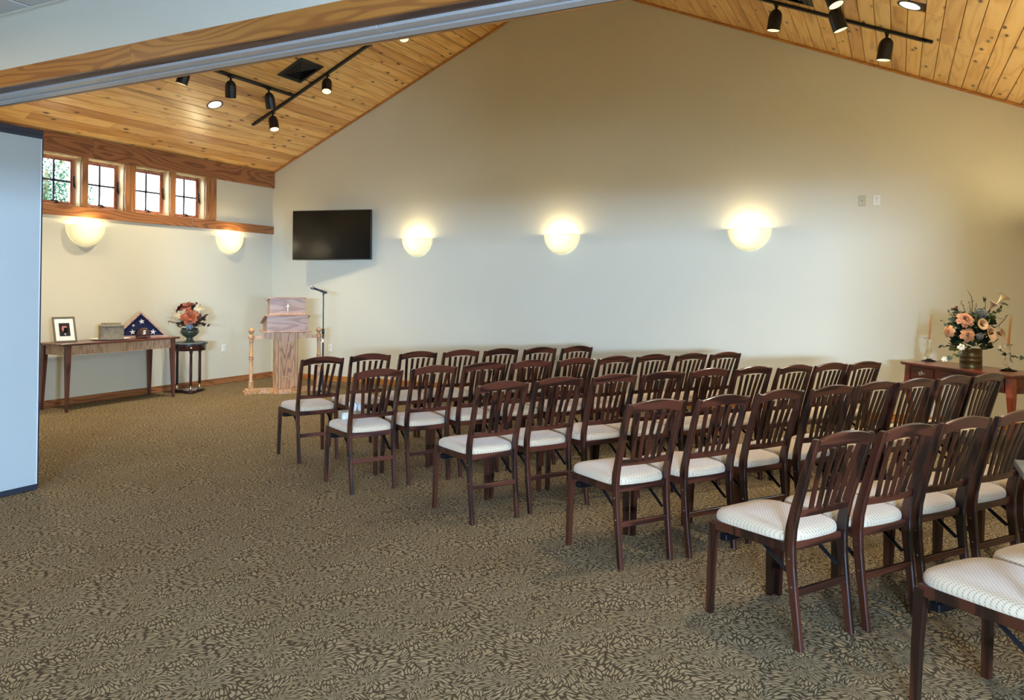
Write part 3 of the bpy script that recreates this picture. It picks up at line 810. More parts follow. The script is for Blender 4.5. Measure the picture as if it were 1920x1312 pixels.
    for i in range(len(spec)-1):
        for k in range(N): F.append((i*N+k, i*N+(k+1) % N, (i+1)*N+(k+1) % N, (i+1)*N+k))
    F.append(tuple(range(N))[::-1]); F.append(tuple((len(spec)-1)*N+k for k in range(N)))
    MB().add(vs, F, True).ob('seat', MT['cloth'], t)
    return t

ROWS = {
 1: [(-4.50,5.262,150),(-4.345,5.735,146.5),(-4.115,6.170,146.5),(-3.855,6.520,146),(-3.59,6.845,146),(-3.318,7.184,146),(-3.054,7.526,146)],
 2: [(-3.475,4.675,148.5),(-3.261,5.101,147.5),(-3.042,5.508,147),(-2.809,5.881,147),(-2.556,6.264,147),(-2.317,6.60,146.3),(-2.079,6.95,146.1),(-1.798,7.22,146.3),(-1.538,7.506,145.5)],
 3: [(-2.335,4.441,148.2),(-2.118,4.844,147.5),(-1.85,5.224,145.5),(-1.59,5.56,146),(-1.343,5.935,145.2),(-1.075,6.255,145.3),(-.803,6.535,145.7),(-.563,6.842,145.7),(-.323,7.10,145)],
 4: [(-1.238,4.125,144),(-.949,4.475,145),(-.696,4.891,145.5),(-.432,5.259,145.5),(-.193,5.625,146.5),(.032,5.91,146),(.271,6.264,145),(.50,6.568,146)],
 5: [(-.284,3.575,147.7),(-.033,3.908,144.7),(.205,4.254,144.7),(.455,4.60,145),(.70,4.95,145)],
 6: [(.545,3.08,142),(.80,3.44,143)],
}
ORD = ['first','second','third','fourth','fifth','sixth','seventh','eighth','ninth']
RN = {1:'front row nearest the lectern',2:'second row from the lectern',3:'third row from the lectern',4:'fourth row from the lectern',5:'fifth row from the lectern',6:'rearmost row at the right frame edge'}
def chair_label(r, k, n):
    if r == 6: return ['dark cherry folding chair at the bottom right corner, cream seat closest to the camera', 'dark cherry folding chair mostly outside the right edge, behind the corner chair'][k]
    if k == 0:
        return {1:'dark cherry folding chair at the aisle end of the front row, beside the lectern',
                2:'dark cherry folding chair holding the tissue box, aisle end of the second row',
                3:'dark cherry folding chair at the aisle end of the third row from the lectern',
                4:'dark cherry folding chair with full cream seat showing, aisle end of the fourth row',
                5:'large dark cherry folding chair at the aisle end of the fifth row, near bottom right'}[r]
    if k == n-1 and r < 5: return 'dark cherry folding chair at the far wall end of the %s' % RN[r]
    return 'dark cherry folding chair, %s from the aisle in the %s' % (ORD[k], RN[r])
proto = None
for r, L in ROWS.items():
    n_ = len(L)-1
    L = [(x*.85+.15*(L[0][0]+(L[-1][0]-L[0][0])*k/n_), y*.85+.15*(L[0][1]+(L[-1][1]-L[0][1])*k/n_), a) for k, (x, y, a) in enumerate(L)]
    for k, (x, y, a) in enumerate(L):
        lb = chair_label(r, k, len(L))
        rz = radians(a-90)
        if proto is None:
            proto = make_chair(lb); proto.location = (x, y, 0); proto.rotation_euler = (0, 0, rz)
        else: dup(proto, (x, y, 0), rz, lb)

# tissue box on a chair seat
tb = thing('tissue_box', 'pale marbled tissue box lying on an aisle chair of the second row', 'tissue box', (-3.79, 4.86, .4895), radians(50))
def marble(name, a, b, sc=14):
    q = NT(name); n = q.noise(q.coord(), sc, 5, .65, 1.2); r = q.ramp(n, [(.38, lin(a)), (.5, lin(b)), (.62, lin(a))]); q.l(r.outputs[0], q.b.inputs['Base Color']); q.b.inputs['Roughness'].default_value = .5; return q.m
MB().box((-.115, -.06, 0), (.115, .06, .055), bev=.003).ob('carton', marble('marbled_card', (186, 182, 164), (146, 143, 128)), tb)
tv_ = []; tf = []
for i in range(9):
    a = i/8
    tv_ += [(-.05+.1*a, -.012+.02*sin(a*7), .052), (-.045+.09*a+.01*sin(i*2), .0+.03*sin(a*9+1), .095), (-.05+.08*a, .015*sin(a*11), .118+.012*sin(i*1.7))]
for i in range(8): tf += [(i*3, i*3+3, i*3+4, i*3+1), (i*3+1, i*3+4, i*3+5, i*3+2)]
MB().add(tv_, tf, True).ob('tissue', plain('white_tissue', (214, 212, 206), .9), tb)

# small grey side table cut by the right frame edge
gt = thing('side_table', 'corner of a small grey side table at the right frame edge', 'table', (.655, 4.215, 0))
GM = plain('grey_laminate', (128, 130, 128), .5)
MB().box((-.165, -.15, .665), (.165, .15, .70), bev=.004).ob('tabletop', GM, gt)
MB().tube([(0.02, 0, .02), (0.02, 0, .665)], .018, 12).ob('pole', MT['blackmetal'], gt)
MB().lathe([(.10, 0), (.10, .012), (.03, .022), (.018, .03)], 24, mat=Matrix.Translation((.02, 0, 0))).ob('base', MT['blackmetal'], gt)

# ------------------------------------------------------------------ memorial table on the left
dk = thing('sofa_table', 'long narrow walnut table with tapered legs against the left wall', 'table', (-9.13, 6.66, 0))
# local: x towards room, y along wall
MB().box((-.265, -.845, .795), (.265, .845, .820), bev=.006).ob('tabletop', MT['walnut'], dk)
for sx_ in (-1, 1):
    MB().box((sx_*.218-.009, -.72, .675), (sx_*.218+.009, .72, .795), bev=.001).ob('apron', MT['mapleapron'], dk)
    for sy_ in (-1, 1):
        cx, cy = sx_*.225, sy_*.745; secs = []
        for z, hx0, hx1 in ((0, .014, .014), (.66, .028, .028), (.795, .028, .028)):
            ox = cx+sx_*(.028-hx0); oy = cy+sy_*(.028-hx0)*1
            secs.append([(ox-hx0, oy-hx0, z), (ox+hx0, oy-hx0, z), (ox+hx0, oy+hx0, z), (ox-hx0, oy+hx0, z)])
        MB().sweep(secs).ob('leg', MT['walnutz'], dk)
for sy_ in (-1, 1): MB().box((-.2, sy_*.738-.009, .675), (.2, sy_*.738+.009, .795), bev=.001).ob('apron', MT['mapleapron'], dk)

TZ = .820
# framed portrait (leans back on an easel leg), faces +x slightly toward the camera
pf = thing('photo_frame', 'framed portrait photograph of a smiling person, left end of the walnut table', 'picture frame', (-9.12, 6.035, TZ), radians(74))
tilt = Matrix.Rotation(radians(-21), 4, 'X')
FW, FH = .255, .33
f_ = MB()
for (p, q_) in (((-FW/2, -.008, 0), (FW/2, .008, .022)), ((-FW/2, -.008, FH-.022), (FW/2, .008, FH)), ((-FW/2, -.008, .022), (-FW/2+.022, .008, FH-.022)), ((FW/2-.022, -.008, .022), (FW/2, .008, FH-.022))): f_.box(p, q_, tilt, bev=.002)
f_.ob('frame', plain('pewter_frame', (112, 104, 92), .4, .4), pf)
MB().box((-FW/2+.02, .0, .02), (FW/2-.02, .004, FH-.02), tilt).ob('mat_board', plain('white_mat', (232, 228, 216), .8), pf)
pw, ph, pz_ = .12, .17, .08
pic = MB().box((-pw/2, -.0015, pz_), (pw/2, .0, pz_+ph), tilt).ob('photograph', plain('dark_photo', (28, 18, 24), .35), pf)
def ell(cx, cz, rx, rz_, y, m, nm, n=20):
    MB().add([(cx+rx*cos(2*pi*i/n), y, cz+rz_*sin(2*pi*i/n)) for i in range(n)], [tuple(range(n))], mat=tilt).ob(nm, m, pic)
sk = plain('printed_skin', (196, 120, 104), .4)
MB().add([(-.057, -.0022, pz_+.002), (.057, -.0022, pz_+.002), (.049, -.0022, pz_+.042), (.019, -.0022, pz_+.059), (-.019, -.0022, pz_+.059), (-.049, -.0022, pz_+.042)], [(0,1,2,3,4,5)], mat=tilt).ob('printed_jacket', plain('printed_suit', (24, 20, 34), .4), pic)
MB().add([(-.018, -.0026, pz_+.062), (.019, -.0026, pz_+.062), (.002, -.0026, pz_+.006)], [(0,1,2)], mat=tilt).ob('printed_shirt', plain('printed_white', (225, 225, 230), .4), pic)
ell(.0, pz_+.098, .032, .044, -.0026, sk, 'printed_face')
MB().add([(.035*cos(a)*1.0, -.003, pz_+.108+.044*sin(a)) for a in [pi*i/10 for i in range(11)]]+[(.029*cos(a), -.003, pz_+.112+.020*sin(a)) for a in [pi*i/10 for i in range(10, -1, -1)]], [tuple(range(22))], mat=tilt).ob('printed_hair', plain('printed_hair', (26, 18, 16), .4), pic)
for sx_ in (-1, 1): ell(sx_*.012, pz_+.104, .005, .003, -.0032, MT['dark'], 'printed_eye', 8)
ell(0, pz_+.078, .013, .004, -.0032, plain('printed_smile', (235, 220, 215), .4), 'printed_mouth', 10)
MB().box((-.02, .008, .0), (.02, .012, .19), Matrix.Translation((0, .075, 0)) @ Matrix.Rotation(radians(22), 4, 'X')).ob('easel_back', MT['black'], pf)

# stone urn box on a round plate
pl = thing('plate', 'flat round cream plate under the stone urn box', 'plate', (-9.12, 6.63, TZ))
MB().lathe([(0, 0), (.15, 0), (.20, .006), (.235, .014), (.237, .017), (.2, .011), (.15, .006), (0, .006)], 40).ob('dish', MT['white'], pl)
ub = thing('urn_box', 'grey-brown stone urn box with a stepped lid on the plate', 'urn', (-9.12, 6.64, TZ+.006), radians(63))
SM = marble('brown_marble', (98, 88, 68), (128, 118, 96), 9)
MB().box((-.135, -.095, 0), (.135, .095, .165), bev=.005).ob('body', SM, ub)
l_ = MB(); l_.sweep([[(-.140, -.100, .165), (.140, -.100, .165), (.140, .100, .165), (-.140, .100, .165)], [(-.140, -.100, .175), (.140, -.100, .175), (.140, .100, .175), (-.140, .100, .175)], [(-.105, -.066, .192), (.105, -.066, .192), (.105, .066, .192), (-.105, .066, .192)], [(-.105, -.066, .205), (.105, -.066, .205), (.105, .066, .205), (-.105, .066, .205)], [(-.095, -.056, .210), (.095, -.056, .210), (.095, .056, .210), (-.095, .056, .210)]])
l_.ob('lid', SM, ub)

# folded flag in triangular case
fl = thing('flag_case', 'triangular oak display case with a folded navy star-spangled flag', 'flag case', (-9.20, 7.13, TZ), radians(62))
A_ = (-.345, 0); B_ = (.345, 0); C_ = (0, .352)
def tri_frame(o, i, y0, y1):
    m_ = MB()
    for k in range(3):
        a, b, c, d = o[k], o[(k+1) % 3], i[(k+1) % 3], i[k]
        m_.add([(a[0], y0, a[1]), (b[0], y0, b[1]), (c[0], y0, c[1]), (d[0], y0, d[1]), (a[0], y1, a[1]), (b[0], y1, b[1]), (c[0], y1, c[1]), (d[0], y1, d[1])], [(0,1,2,3),(4,5,6,7),(0,1,5,4),(2,3,7,6),(1,2,6,5),(3,0,4,7)])
    return m_
tri_frame([A_, B_, C_], [(-.29, .026), (.29, .026), (0, .322)], -.05, .04).ob('case_frame', MT['lecth'], fl)
MB().add([(-.3, .01, .02), (.3, .01, .02), (0, .01, .33), (-.3, .03, .02), (.3, .03, .02), (0, .03, .33)], [(0,1,2),(3,4,5),(0,1,4,3),(1,2,5,4),(2,0,3,5)]).ob('case_back', MT['walnut'], fl)
def navy():
    q = NT('navy_cloth'); n = q.noise(q.coord((30, 30, 4)), 3, 3); r = q.ramp(n, [(.35, lin((18, 22, 52))), (.65, lin((32, 38, 82)))]); q.l(r.outputs[0], q.b.inputs['Base Color']); q.b.inputs['Roughness'].default_value = .9; q.bump(n, .4, .004); return q.m
flg = MB().add([(-.286, -.012, .028), (.286, -.012, .028), (0, -.012, .318), (0, -.028, .12)], [(0,1,3),(1,2,3),(2,0,3)]).ob('flag', navy(), fl)
def star(cx, cz, R, rot, y):
    pts = []
    for i in range(10):
        r_ = R if i % 2 == 0 else R*.4; a = rot+pi/2+i*pi/5; pts.append((cx+r_*cos(a), y, cz+r_*sin(a)))
    MB().add([(cx, y-.002, cz)]+pts, [(0, 1+i, 1+(i+1) % 10) for i in range(10)]).ob('star', MT['white'], flg)
for cx, cz, R, ro in ((.012, .215, .040, .2), (-.10, .075, .040, .1), (.155, .072, .042, -.1), (.06, .105, .032, .5), (-.09, .165, .022, .4), (-.215, .06, .02, 0)): star(cx, cz, R, ro, -.036)
MB().add([(-.289, -.040, .027), (.289, -.040, .027), (0, -.040, .321)], [(0,1,2)]).ob('glass_front', MT['pane'], fl)

# cap with letter
cp = thing('baseball_cap', 'dark brown baseball cap with a white S leaning on the flag case', 'cap', (-9.02, 7.04, TZ), radians(58))
CM = plain('brown_cotton', (62, 36, 34), .9)
vs = []; F = []
n, m = 24, 8
for j in range(m+1):
    ph = pi/2*j/m
    for i in range(n):
        a = 2*pi*i/n; rr_ = cos(ph)**.8 if j < m else 0.001
        vs.append((.088*rr_*cos(a), .02+.10*rr_*sin(a), .012+.118*sin(ph)*(1+.06*(sin(a) < 0))))
for j in range(m):
    for i in range(n): F.append((j*n+i, j*n+(i+1) % n, (j+1)*n+(i+1) % n, (j+1)*n+i))
MB().add(vs, F, True).ob('crown', CM, cp)
vs = []; F = []
for j in range(5):
    for i in range(13):
        a = pi+pi*i/12; r_ = j/4
        x = .086*cos(a)*(1+.02*r_); y = .02+.098*sin(a)-(.075*r_)*max(0.0, -sin(a))**.7; z = .022-.006*r_-.035*(abs(cos(a))**2)*r_*.6+.012*(1-abs(cos(a)))
        vs.append((x, y, max(.003, z)))
for j in range(4):
    for i in range(12): F.append((j*13+i, j*13+i+1, (j+1)*13+i+1, (j+1)*13+i))
vis = MB().add(vs, F, True).ob('visor', CM, cp); so = vis.modifiers.new('t', 'SOLIDIFY'); so.thickness = .003
MB().lathe([(0, .006), (.006, .005), (.008, 0)], 10, mat=Matrix.Translation((0, .02, .129))).ob('button', CM, cp)
def text_mesh(s, size, ext=.0008):
    cu = bpy.data.curves.new('txt', 'FONT'); cu.body = s; cu.size = size; cu.extrude = ext; cu.align_x = 'CENTER'; cu.align_y = 'CENTER'; cu.offset = size*.03; cu.shear = .2
    ob_ = bpy.data.objects.new('txt', cu); COL.objects.link(ob_)
    dg = bpy.context.evaluated_depsgraph_get(); me = bpy.data.meshes.new_from_object(ob_.evaluated_get(dg))
    bpy.data.objects.remove(ob_); me.materials.clear(); me.materials.append(MT['white']); return me
link('letter', text_mesh('S', .075, .002), cp, (0, -.078, .078), (radians(68), 0, 0))

# ------------------------------------------------------------------ round pedestal table
rt_ = thing('round_side_table', 'small round dark table with a black marble top and column legs', 'table', (-9.095, 7.86, 0))
MB().lathe([(0, .690), (.235, .690), (.243, .695), (.245, .703), (.241, .712), (.232, .716), (0, .716)], 48).ob('marble_top', marble('dark_green_marble', (44, 50, 48), (96, 104, 98), 12), rt_)
MB().lathe([(.0, .60), (.215, .60), (.222, .606), (.222, .690), (0, .690)], 48).ob('apron', MT['mahog'], rt_)
for k in range(3):
    a = radians(-34)+k*2*pi/3
    x_, y_ = .175*cos(a), .175*sin(a)
    MB().lathe([(.014, .09), (.014, .10), (.019, .12), (.020, .36), (.018, .56), (.024, .575), (.024, .60)], 16, mat=Matrix.Translation((x_, y_, 0))).ob('column', MT['mahog'], rt_)
    MB().lathe([(.019, .045), (.021, .05), (.018, .07), (.0175, .09), (.0175, .105)], 16, mat=Matrix.Translation((x_, y_, 0))).ob('column_foot', MT['brass'], rt_)
    MB().lathe([(0, .006), (.012, .004), (.014, 0)], 12, mat=Matrix.Translation((.223*cos(a), .223*sin(a), .645)) @ Matrix.Rotation(a, 4, 'Z') @ Matrix.Rotation(pi/2, 4, 'Y')).ob('medallion', MT['brass'], rt_)
poly = []
for k in range(3):
    a = radians(-34)+k*2*pi/3
    for d in (-.30, -.12, .12, .30): poly.append((.235*cos(a+d*.55)*(1 if abs(d) < .2 else .96), .235*sin(a+d*.55)*(1 if abs(d) < .2 else .96)))
    for j in range(1, 6):
        f__ = j/6; a2 = a+.165+(2*pi/3-.33)*f__; r_ = .235-.115*sin(pi*f__); poly.append((r_*cos(a2), r_*sin(a2)))
MB().prism(poly, .012, .045).ob('plinth', MT['mahog'], rt_)
ft_ = MB()
for k in range(3):
    a = radians(-34)+k*2*pi/3; ft_.lathe([(.022, 0), (.024, .012)], 12, mat=Matrix.Translation((.19*cos(a), .19*sin(a), 0)))
ft_.ob('feet', MT['mahog'], rt_)

# ------------------------------------------------------------------ flowers
def frame_at(p, d, roll=0.0, s=1.0):
    q = Vector(d).normalized().to_track_quat('Z', 'Y').to_matrix().to_4x4()
    return Matrix.Translation(p) @ q @ Matrix.Rotation(roll, 4, 'Z') @ Matrix.Scale(s, 4)
def petal(mb, mat, length, width, open_, curl, n=4):
    vs = []; F = []
    for j in range(n+1):
        t_ = j/n; a = open_*t_**.8
        y = length*t_*sin(a*.9+.15); z = length*t_*cos(a*.9)*.9 - curl*length*t_**4
        w_ = width*(max(.001, sin(pi*(.12+.80*t_)))**.7)
        for i in range(5):
            u = -1+i/2; vs.append((w_*u*.5, y-.12*width*(1-u*u)*-1*(-1), z-.04*width*u*u))
    for j in range(n):
        for i in range(4): F.append((j*5+i, j*5+i+1, (j+1)*5+i+1, (j+1)*5+i))
    mb.add(vs, F, True, mat)
def rose(parent, p, d, R, m, seed=0, full=True):
    rg = random.Random(seed); mb = MB(); base = frame_at(p, d)
    layers = [(3, .70, .55, .08), (4, .78, .75, .28), (5, .90, .9, .52), (6, 1.0, 1.0, .85), (6, 1.08, 1.0, 1.2)] if full else [(3, .6, .7, .12), (4, .85, .75, .35)]
    for li, (cnt_, le, wi, op) in enumerate(layers):
        for k in range(cnt_):
            a = 2*pi*k/cnt_+li*.7+rg.uniform(-.15, .15)
            petal(mb, base @ Matrix.Rotation(a, 4, 'Z') @ Matrix.Translation((0, R*.05*li, -R*.08*li)), R*le, R*wi, op+rg.uniform(-.1, .1), .25*(li > 1))
    mb.lathe([(0, R*.35), (R*.12, R*.28), (R*.16, 0), (0, -R*.1)], 10, mat=base)
    return mb.ob('flower', m, parent)
def calla(parent, p, d, R, m, roll=0):
    vs = []; F = []; n, k_ = 20, 8
    for j in range(k_+1):
        t_ = j/k_
        for i in range(n+1):
            a = 2*pi*i/n; lip = 1+.55*(t_**3)*max(0, cos(a-pi))**2; r_ = R*(.08+.92*t_**1.7)*lip
            vs.append((r_*cos(a)*1.0, r_*sin(a)*.9, R*2.1*t_-R*.55*t_**5*(1+.4*cos(a))))
    for j in range(k_):
        for i in range(n): F.append((j*(n+1)+i, j*(n+1)+i+1, (j+1)*(n+1)+i+1, (j+1)*(n+1)+i))
    B = frame_at(p-Vector(d).normalized()*R*1.2, d, roll)
    o_ = MB().add(vs, F, True, B).ob('flower', m, parent)
    MB().tube([(0, 0, 0), (0, 0, R*.9), (.004, 0, R*1.45)], [R*.08, R*.1, R*.05], 6, mat=B).ob('spadix', MT['yellow'], o_)
    return o_
def pompon(parent, p, R, m, seed=0, cnt_=110, ps=.30):
    rg = random.Random(seed); mb = MB()
    for i in range(cnt_):
        z = 1-2*(i+.5)/cnt_; a = i*2.39996; rr_ = math.sqrt(1-z*z)
        d = Vector((rr_*cos(a), rr_*sin(a), z)); q = frame_at(p+d*R*.62, d, rg.uniform(0, 6))
        s_ = R*ps; mb.add([(0, 0, 0), (s_*.5, 0, R*.28), (0, s_*.35, R*.42), (-s_*.5, 0, R*.28), (0, -s_*.3, R*.3)], [(0, 1, 2, 3), (0, 3, 4, 1)], True, q)
    mb.lathe([(0, R*.7), (R*.5, R*.5), (R*.7, 0), (R*.5, -R*.5), (0, -R*.7)], 12, mat=Matrix.Translation(p))
    return mb.ob('flower', m, parent)
IVY = [(0, 0), (.28, -.10), (.50, .10), (.34, .32), (.42, .62), (.18, .60), (0, 1.0), (-.18, .60), (-.42, .62), (-.34, .32), (-.50, .10), (-.28, -.10)]
OVAL = [(0, 0), (.18, .15), (.26, .42), (.2, .72), (0, 1.0), (-.2, .72), (-.26, .42), (-.18, .15)]
LANCE = [(0, 0), (.09, .2), (.11, .45), (.07, .75), (0, 1.0), (-.07, .75), (-.11, .45), (-.09, .2)]
def leaf_mesh(name, outl, m):
    c = (0, .4); vs = [(c[0], c[1], -.04)]+[(x, y, .10*abs(x)-.12*y*y) for x, y in outl]; n = len(outl)
    return MB().add(vs, [(0, 1+i, 1+(i+1) % n) for i in range(n)], True).mesh(name, m)
MT['yellow'] = plain('spadix_yellow', (214, 170, 70), .7)
leafM = [plain('dark_ivy', (34, 52, 34), .5, var=.3), plain('mid_green_leaf', (58, 78, 46), .5, var=.3), plain('light_green_leaf', (104, 118, 66), .5, var=.3)]
autM = [plain('olive_brown_leaf', (92, 72, 40), .6, var=.3), plain('dark_brown_leaf', (44, 26, 22), .6, var=.3), plain('bronze_leaf', (120, 76, 44), .6, var=.3)]
twigM = plain('brown_twig', (92, 66, 42), .8)
def put_leaf(parent, me, p, d, s, rg):
    q = frame_at(p, d, rg.uniform(-1.2, 1.2)) @ Matrix.Rotation(-pi/2+rg.uniform(-.7, .7), 4, 'X')
    o_ = link('leaf', me, parent); o_.matrix_local = q @ Matrix.Scale(s, 4); return o_

# autumn arrangement in a green glazed urn
fa = thing('autumn_bouquet', 'autumn bouquet of rust magnolia and cream blooms in a dark green urn', 'flowers', (-9.095, 7.86, .716))
rot_in = Matrix.Rotation(YAW, 3, 'Z')   # local x = across the photographed side
def W(x, y, z): return Vector((x*cos(YAW)-y*sin(YAW), x*sin(YAW)+y*cos(YAW), z))
MB().lathe([(0, 0), (.075, 0), (.078, .008), (.055, .03), (.042, .05), (.046, .065), (.10, .10), (.128, .135), (.128, .165), (.112, .185), (.118, .196), (.128, .200), (.118, .203), (.10, .19), (0, .185)], 36).ob('urn', plain('green_glazed_ceramic', (58, 62, 46), .22, coat=.5), fa)
rust = plain('rust_petal', (142, 66, 30), .6, var=.2); brown = plain('brown_petal', (98, 44, 34), .6, var=.25); cream = plain('cream_petal', (236, 218, 178), .7); dkb = plain('dark_seed_head', (44, 28, 26), .7, var=.3); silver = plain('silver_ribbon', (150, 158, 158), .4)
def magnolia(parent, p, d, R, m, seed, n1=4, n2=5):
    rg = random.Random(seed); mb = MB(); B = frame_at(p, d)
    for k in range(n2): petal(mb, B @ Matrix.Rotation(2*pi*k/n2+.3, 4, 'Z'), R*1.15, R*.95, 1.25+rg.uniform(-.2, .2), .1)
    for k in range(n1): petal(mb, B @ Matrix.Rotation(2*pi*k/n1, 4, 'Z'), R*.95, R*.8, .6+rg.uniform(-.2, .2), .05)
    mb.lathe([(0, R*.4), (R*.1, R*.3), (R*.1, 0)], 8, mat=B); return mb.ob('flower', m, parent)
magnolia(fa, W(.055, -.11, .345), (0.55, -.75, .35), .125, rust, 2)
magnolia(fa, W(.075, -.07, .395), (0.3, -.6, .8), .085, brown, 3)
magnolia(fa, W(-.10, -.03, .47), (-.5, -.4, .5), .095, brown, 4)
magnolia(fa, W(-.03, -.02, .49), (.1, -.5, .8), .10, plain('rust_brown_petal', (128, 62, 42), .6, var=.2), 5)
pompon(fa, W(-.125, -.09, .355), .075, cream, 1); pompon(fa, W(.14, -.04, .455), .072, cream, 2)
pompon(fa, W(.02, .0, .50), .065, dkb, 3, 90)
pompon(fa, W(.052, -.145, .235), .055, silver, 5, 60, .45)
rg = random.Random(11)
am = [leaf_mesh('leaf', OVAL, autM[0]), leaf_mesh('leaf', IVY, autM[1]), leaf_mesh('leaf', LANCE, autM[2]), leaf_mesh('leaf', OVAL, autM[1])]
for i in range(150):
    a = rg.uniform(0, 2*pi); el = rg.uniform(-.25, .95); r_ = rg.uniform(.09, .20)
    p = W(r_*cos(a)*1.15, r_*sin(a)*.8, .235+.17*max(0, el)+rg.uniform(-.01, .04)); d = W(cos(a), sin(a), el).normalized()
    put_leaf(fa, am[i % 4], p, d, rg.uniform(.055, .10), rg)
tw = MB()
for i in range(26):
    a = rg.uniform(0, 2*pi); L = rg.uniform(.22, .34); el = rg.uniform(.1, 1.3)
    if i < 4: a, el = pi+rg.uniform(-.2, .2), rg.uniform(.1, .7)
    d = W(cos(a)*cos(el), sin(a)*cos(el), sin(el)); p0_ = W(.04*cos(a), .04*sin(a), .23)
    tw.tube([p0_, p0_+d*L*.5+Vector((0, 0, .02)), p0_+d*L+W(rg.uniform(-.03, .03), 0, -.01)], [.003, .002, .001], 4)
tw.tube([W(0, 0, .3), W(.005, 0, .45), W(.003, 0, .63)], [.003, .002, .001], 4)
tw.ob('twigs', twigM, fa)['kind'] = 'stuff'
for k, (x_, z_) in enumerate(((-.30, .30), (-.25, .28), (.30, .26), (.27, .40), (.12, .56), (.16, .53), (-.17, .50), (.24, .33))):
    for j in range(2): put_leaf(fa, am[(k+j) % 4], W(x_, -.03, z_), W(math.copysign(1, x_), -.3, .3+.5*j), .06, rg)

# ------------------------------------------------------------------ console table in the right corner, at 45 degrees
ca = math.atan2(7.983-9.041, .868-.018)
cs = thing('console_table', 'red cherry console table with drawers set diagonally in the right corner', 'table', ((.018+.868)/2+.24*.78, (9.041+7.983)/2+.24*.626, 0), ca)
# local x runs left->right along the front, +y is away from the camera
CL_, CD = 1.36, .48; CT = .76
tp = MB(); 
tp.sweep([[(-CL_/2+.012, -CD/2+.012, CT-.030), (CL_/2-.012, -CD/2+.012, CT-.030), (CL_/2-.012, CD/2-.005, CT-.030), (-CL_/2+.012, CD/2-.005, CT-.030)],
          [(-CL_/2, -CD/2, CT-.016), (CL_/2, -CD/2, CT-.016), (CL_/2, CD/2, CT-.016), (-CL_/2, CD/2, CT-.016)],
          [(-CL_/2, -CD/2, CT-.006), (CL_/2, -CD/2, CT-.006), (CL_/2, CD/2, CT-.006), (-CL_/2, CD/2, CT-.006)],
          [(-CL_/2+.008, -CD/2+.008, CT), (CL_/2-.008, -CD/2+.008, CT), (CL_/2-.008, CD/2-.004, CT), (-CL_/2+.008, CD/2-.004, CT)]])
tp.ob('tabletop', MT['console'], cs)
ax_, ay_ = CL_/2-.055, CD/2-.05
MB().box((-ax_, -ay_, CT-.17), (ax_, -ay_+.02, CT-.03)).ob('apron', MT['console'], cs)
MB().box((-ax_, ay_-.02, CT-.17), (ax_, ay_, CT-.03)).ob('apron', MT['console'], cs)
for s in (-1, 1): MB().box((s*ax_-.01, -ay_, CT-.17), (s*ax_+.01, ay_, CT-.03)).ob('apron', MT['console'], cs)
for a, b in ((-ax_+.05, -ax_+.36), (-ax_+.41, ax_-.41), (ax_-.36, ax_-.05)):
    dr = MB().box((a, -ay_-.010, CT-.155), (b, -ay_, CT-.045), bev=.004).ob('drawer', MT['console'], cs)
    cx = (a+b)/2; hm = MB()
    hm.add([(cx+x_, -ay_-.013, CT-.10+z_) for x_, z_ in ((-.05, .0), (-.035, .014), (-.02, .006), (-.008, .02), (0, .032), (.008, .02), (.02, .006), (.035, .014), (.05, 0), (.034, -.012), (.015, -.008), (0, -.022), (-.015, -.008), (-.034, -.012))]+
           [(cx+x_, -ay_-.009, CT-.10+z_) for x_, z_ in ((-.05, .0), (-.035, .014), (-.02, .006), (-.008, .02), (0, .032), (.008, .02), (.02, .006), (.035, .014), (.05, 0), (.034, -.012), (.015, -.008), (0, -.022), (-.015, -.008), (-.034, -.012))],
           [tuple(range(14))]+[(i, (i+1) % 14, 14+(i+1) % 14, 14+i) for i in range(14)])
    hm.tube([(cx-.03, -ay_-.014, CT-.098), (cx-.024, -ay_-.026, CT-.112), (cx, -ay_-.030, CT-.118), (cx+.024, -ay_-.026, CT-.112), (cx+.03, -ay_-.014, CT-.098)], .0035, 6)
    hm.ob('handle', MT['chrome'], dr)
for sx_ in (-1, 1):
    for sy_ in (-1, 1):
        lg = []
        for z, off, hw_ in ((0, .004, .030), (.018, .004, .032), (.05, -.006, .018), (.15, -.012, .017), (.30, -.006, .022), (.45, .008, .028), (.56, .012, .034), (.60, .006, .036), (.73, 0, .036)):
            X, Y = sx_*(ax_+off), sy_*(ay_-.02+off); c = hw_*.35
            lg.append([(X-hw_+c, Y-hw_, z), (X+hw_-c, Y-hw_, z), (X+hw_, Y-hw_+c, z), (X+hw_, Y+hw_-c, z), (X+hw_-c, Y+hw_, z), (X-hw_+c, Y+hw_, z), (X-hw_, Y+hw_-c, z), (X-hw_, Y-hw_+c, z)])
        MB().sweep(lg, False).ob('leg', MT['consolez'], cs)

def candlestick(loc, label, lean, lab2):
    t = thing('candlestick', label, 'candlestick', loc, 0, 'crystal candlesticks on the console table')
    MB().lathe([(0, 0), (.070, 0), (.074, .006), (.066, .012), (.03, .02), (.018, .030), (.024, .040), (.038, .058), (.040, .078), (.030, .10), (.020, .125), (.014, .15), (.013, .185), (.018, .195), (.013, .205), (.020, .218), (.022, .235), (.050, .244), (.052, .248), (.020, .250), (.014, .248), (.013, .228), (0, .228)], 20).ob('stem', MT['crystal'], t)
    c = thing('taper_candle', lab2, 'candle', (loc[0], loc[1], loc[2]+.229), 0, 'tall tan taper candles')
    lx, ly = lean
    MB().lathe([(0, 0), (.011, 0), (.0115, .04), (.010, .14), (.0075, .25), (.003, .285), (0, .288)], 14, mat=Matrix.Rotation(lx, 4, 'Y')).ob('wax', plain('tan_wax', (166, 118, 66), .55), c)
    MB().tube([(lx*.286, 0, .286), (lx*.30, 0, .298)], .0012, 4).ob('wick', MT['dark'], c)
candlestick((.285, 9.17, CT), 'clear crystal candlestick at the left end of the console table', (.10, 0), 'tan taper candle left of the rose bouquet')
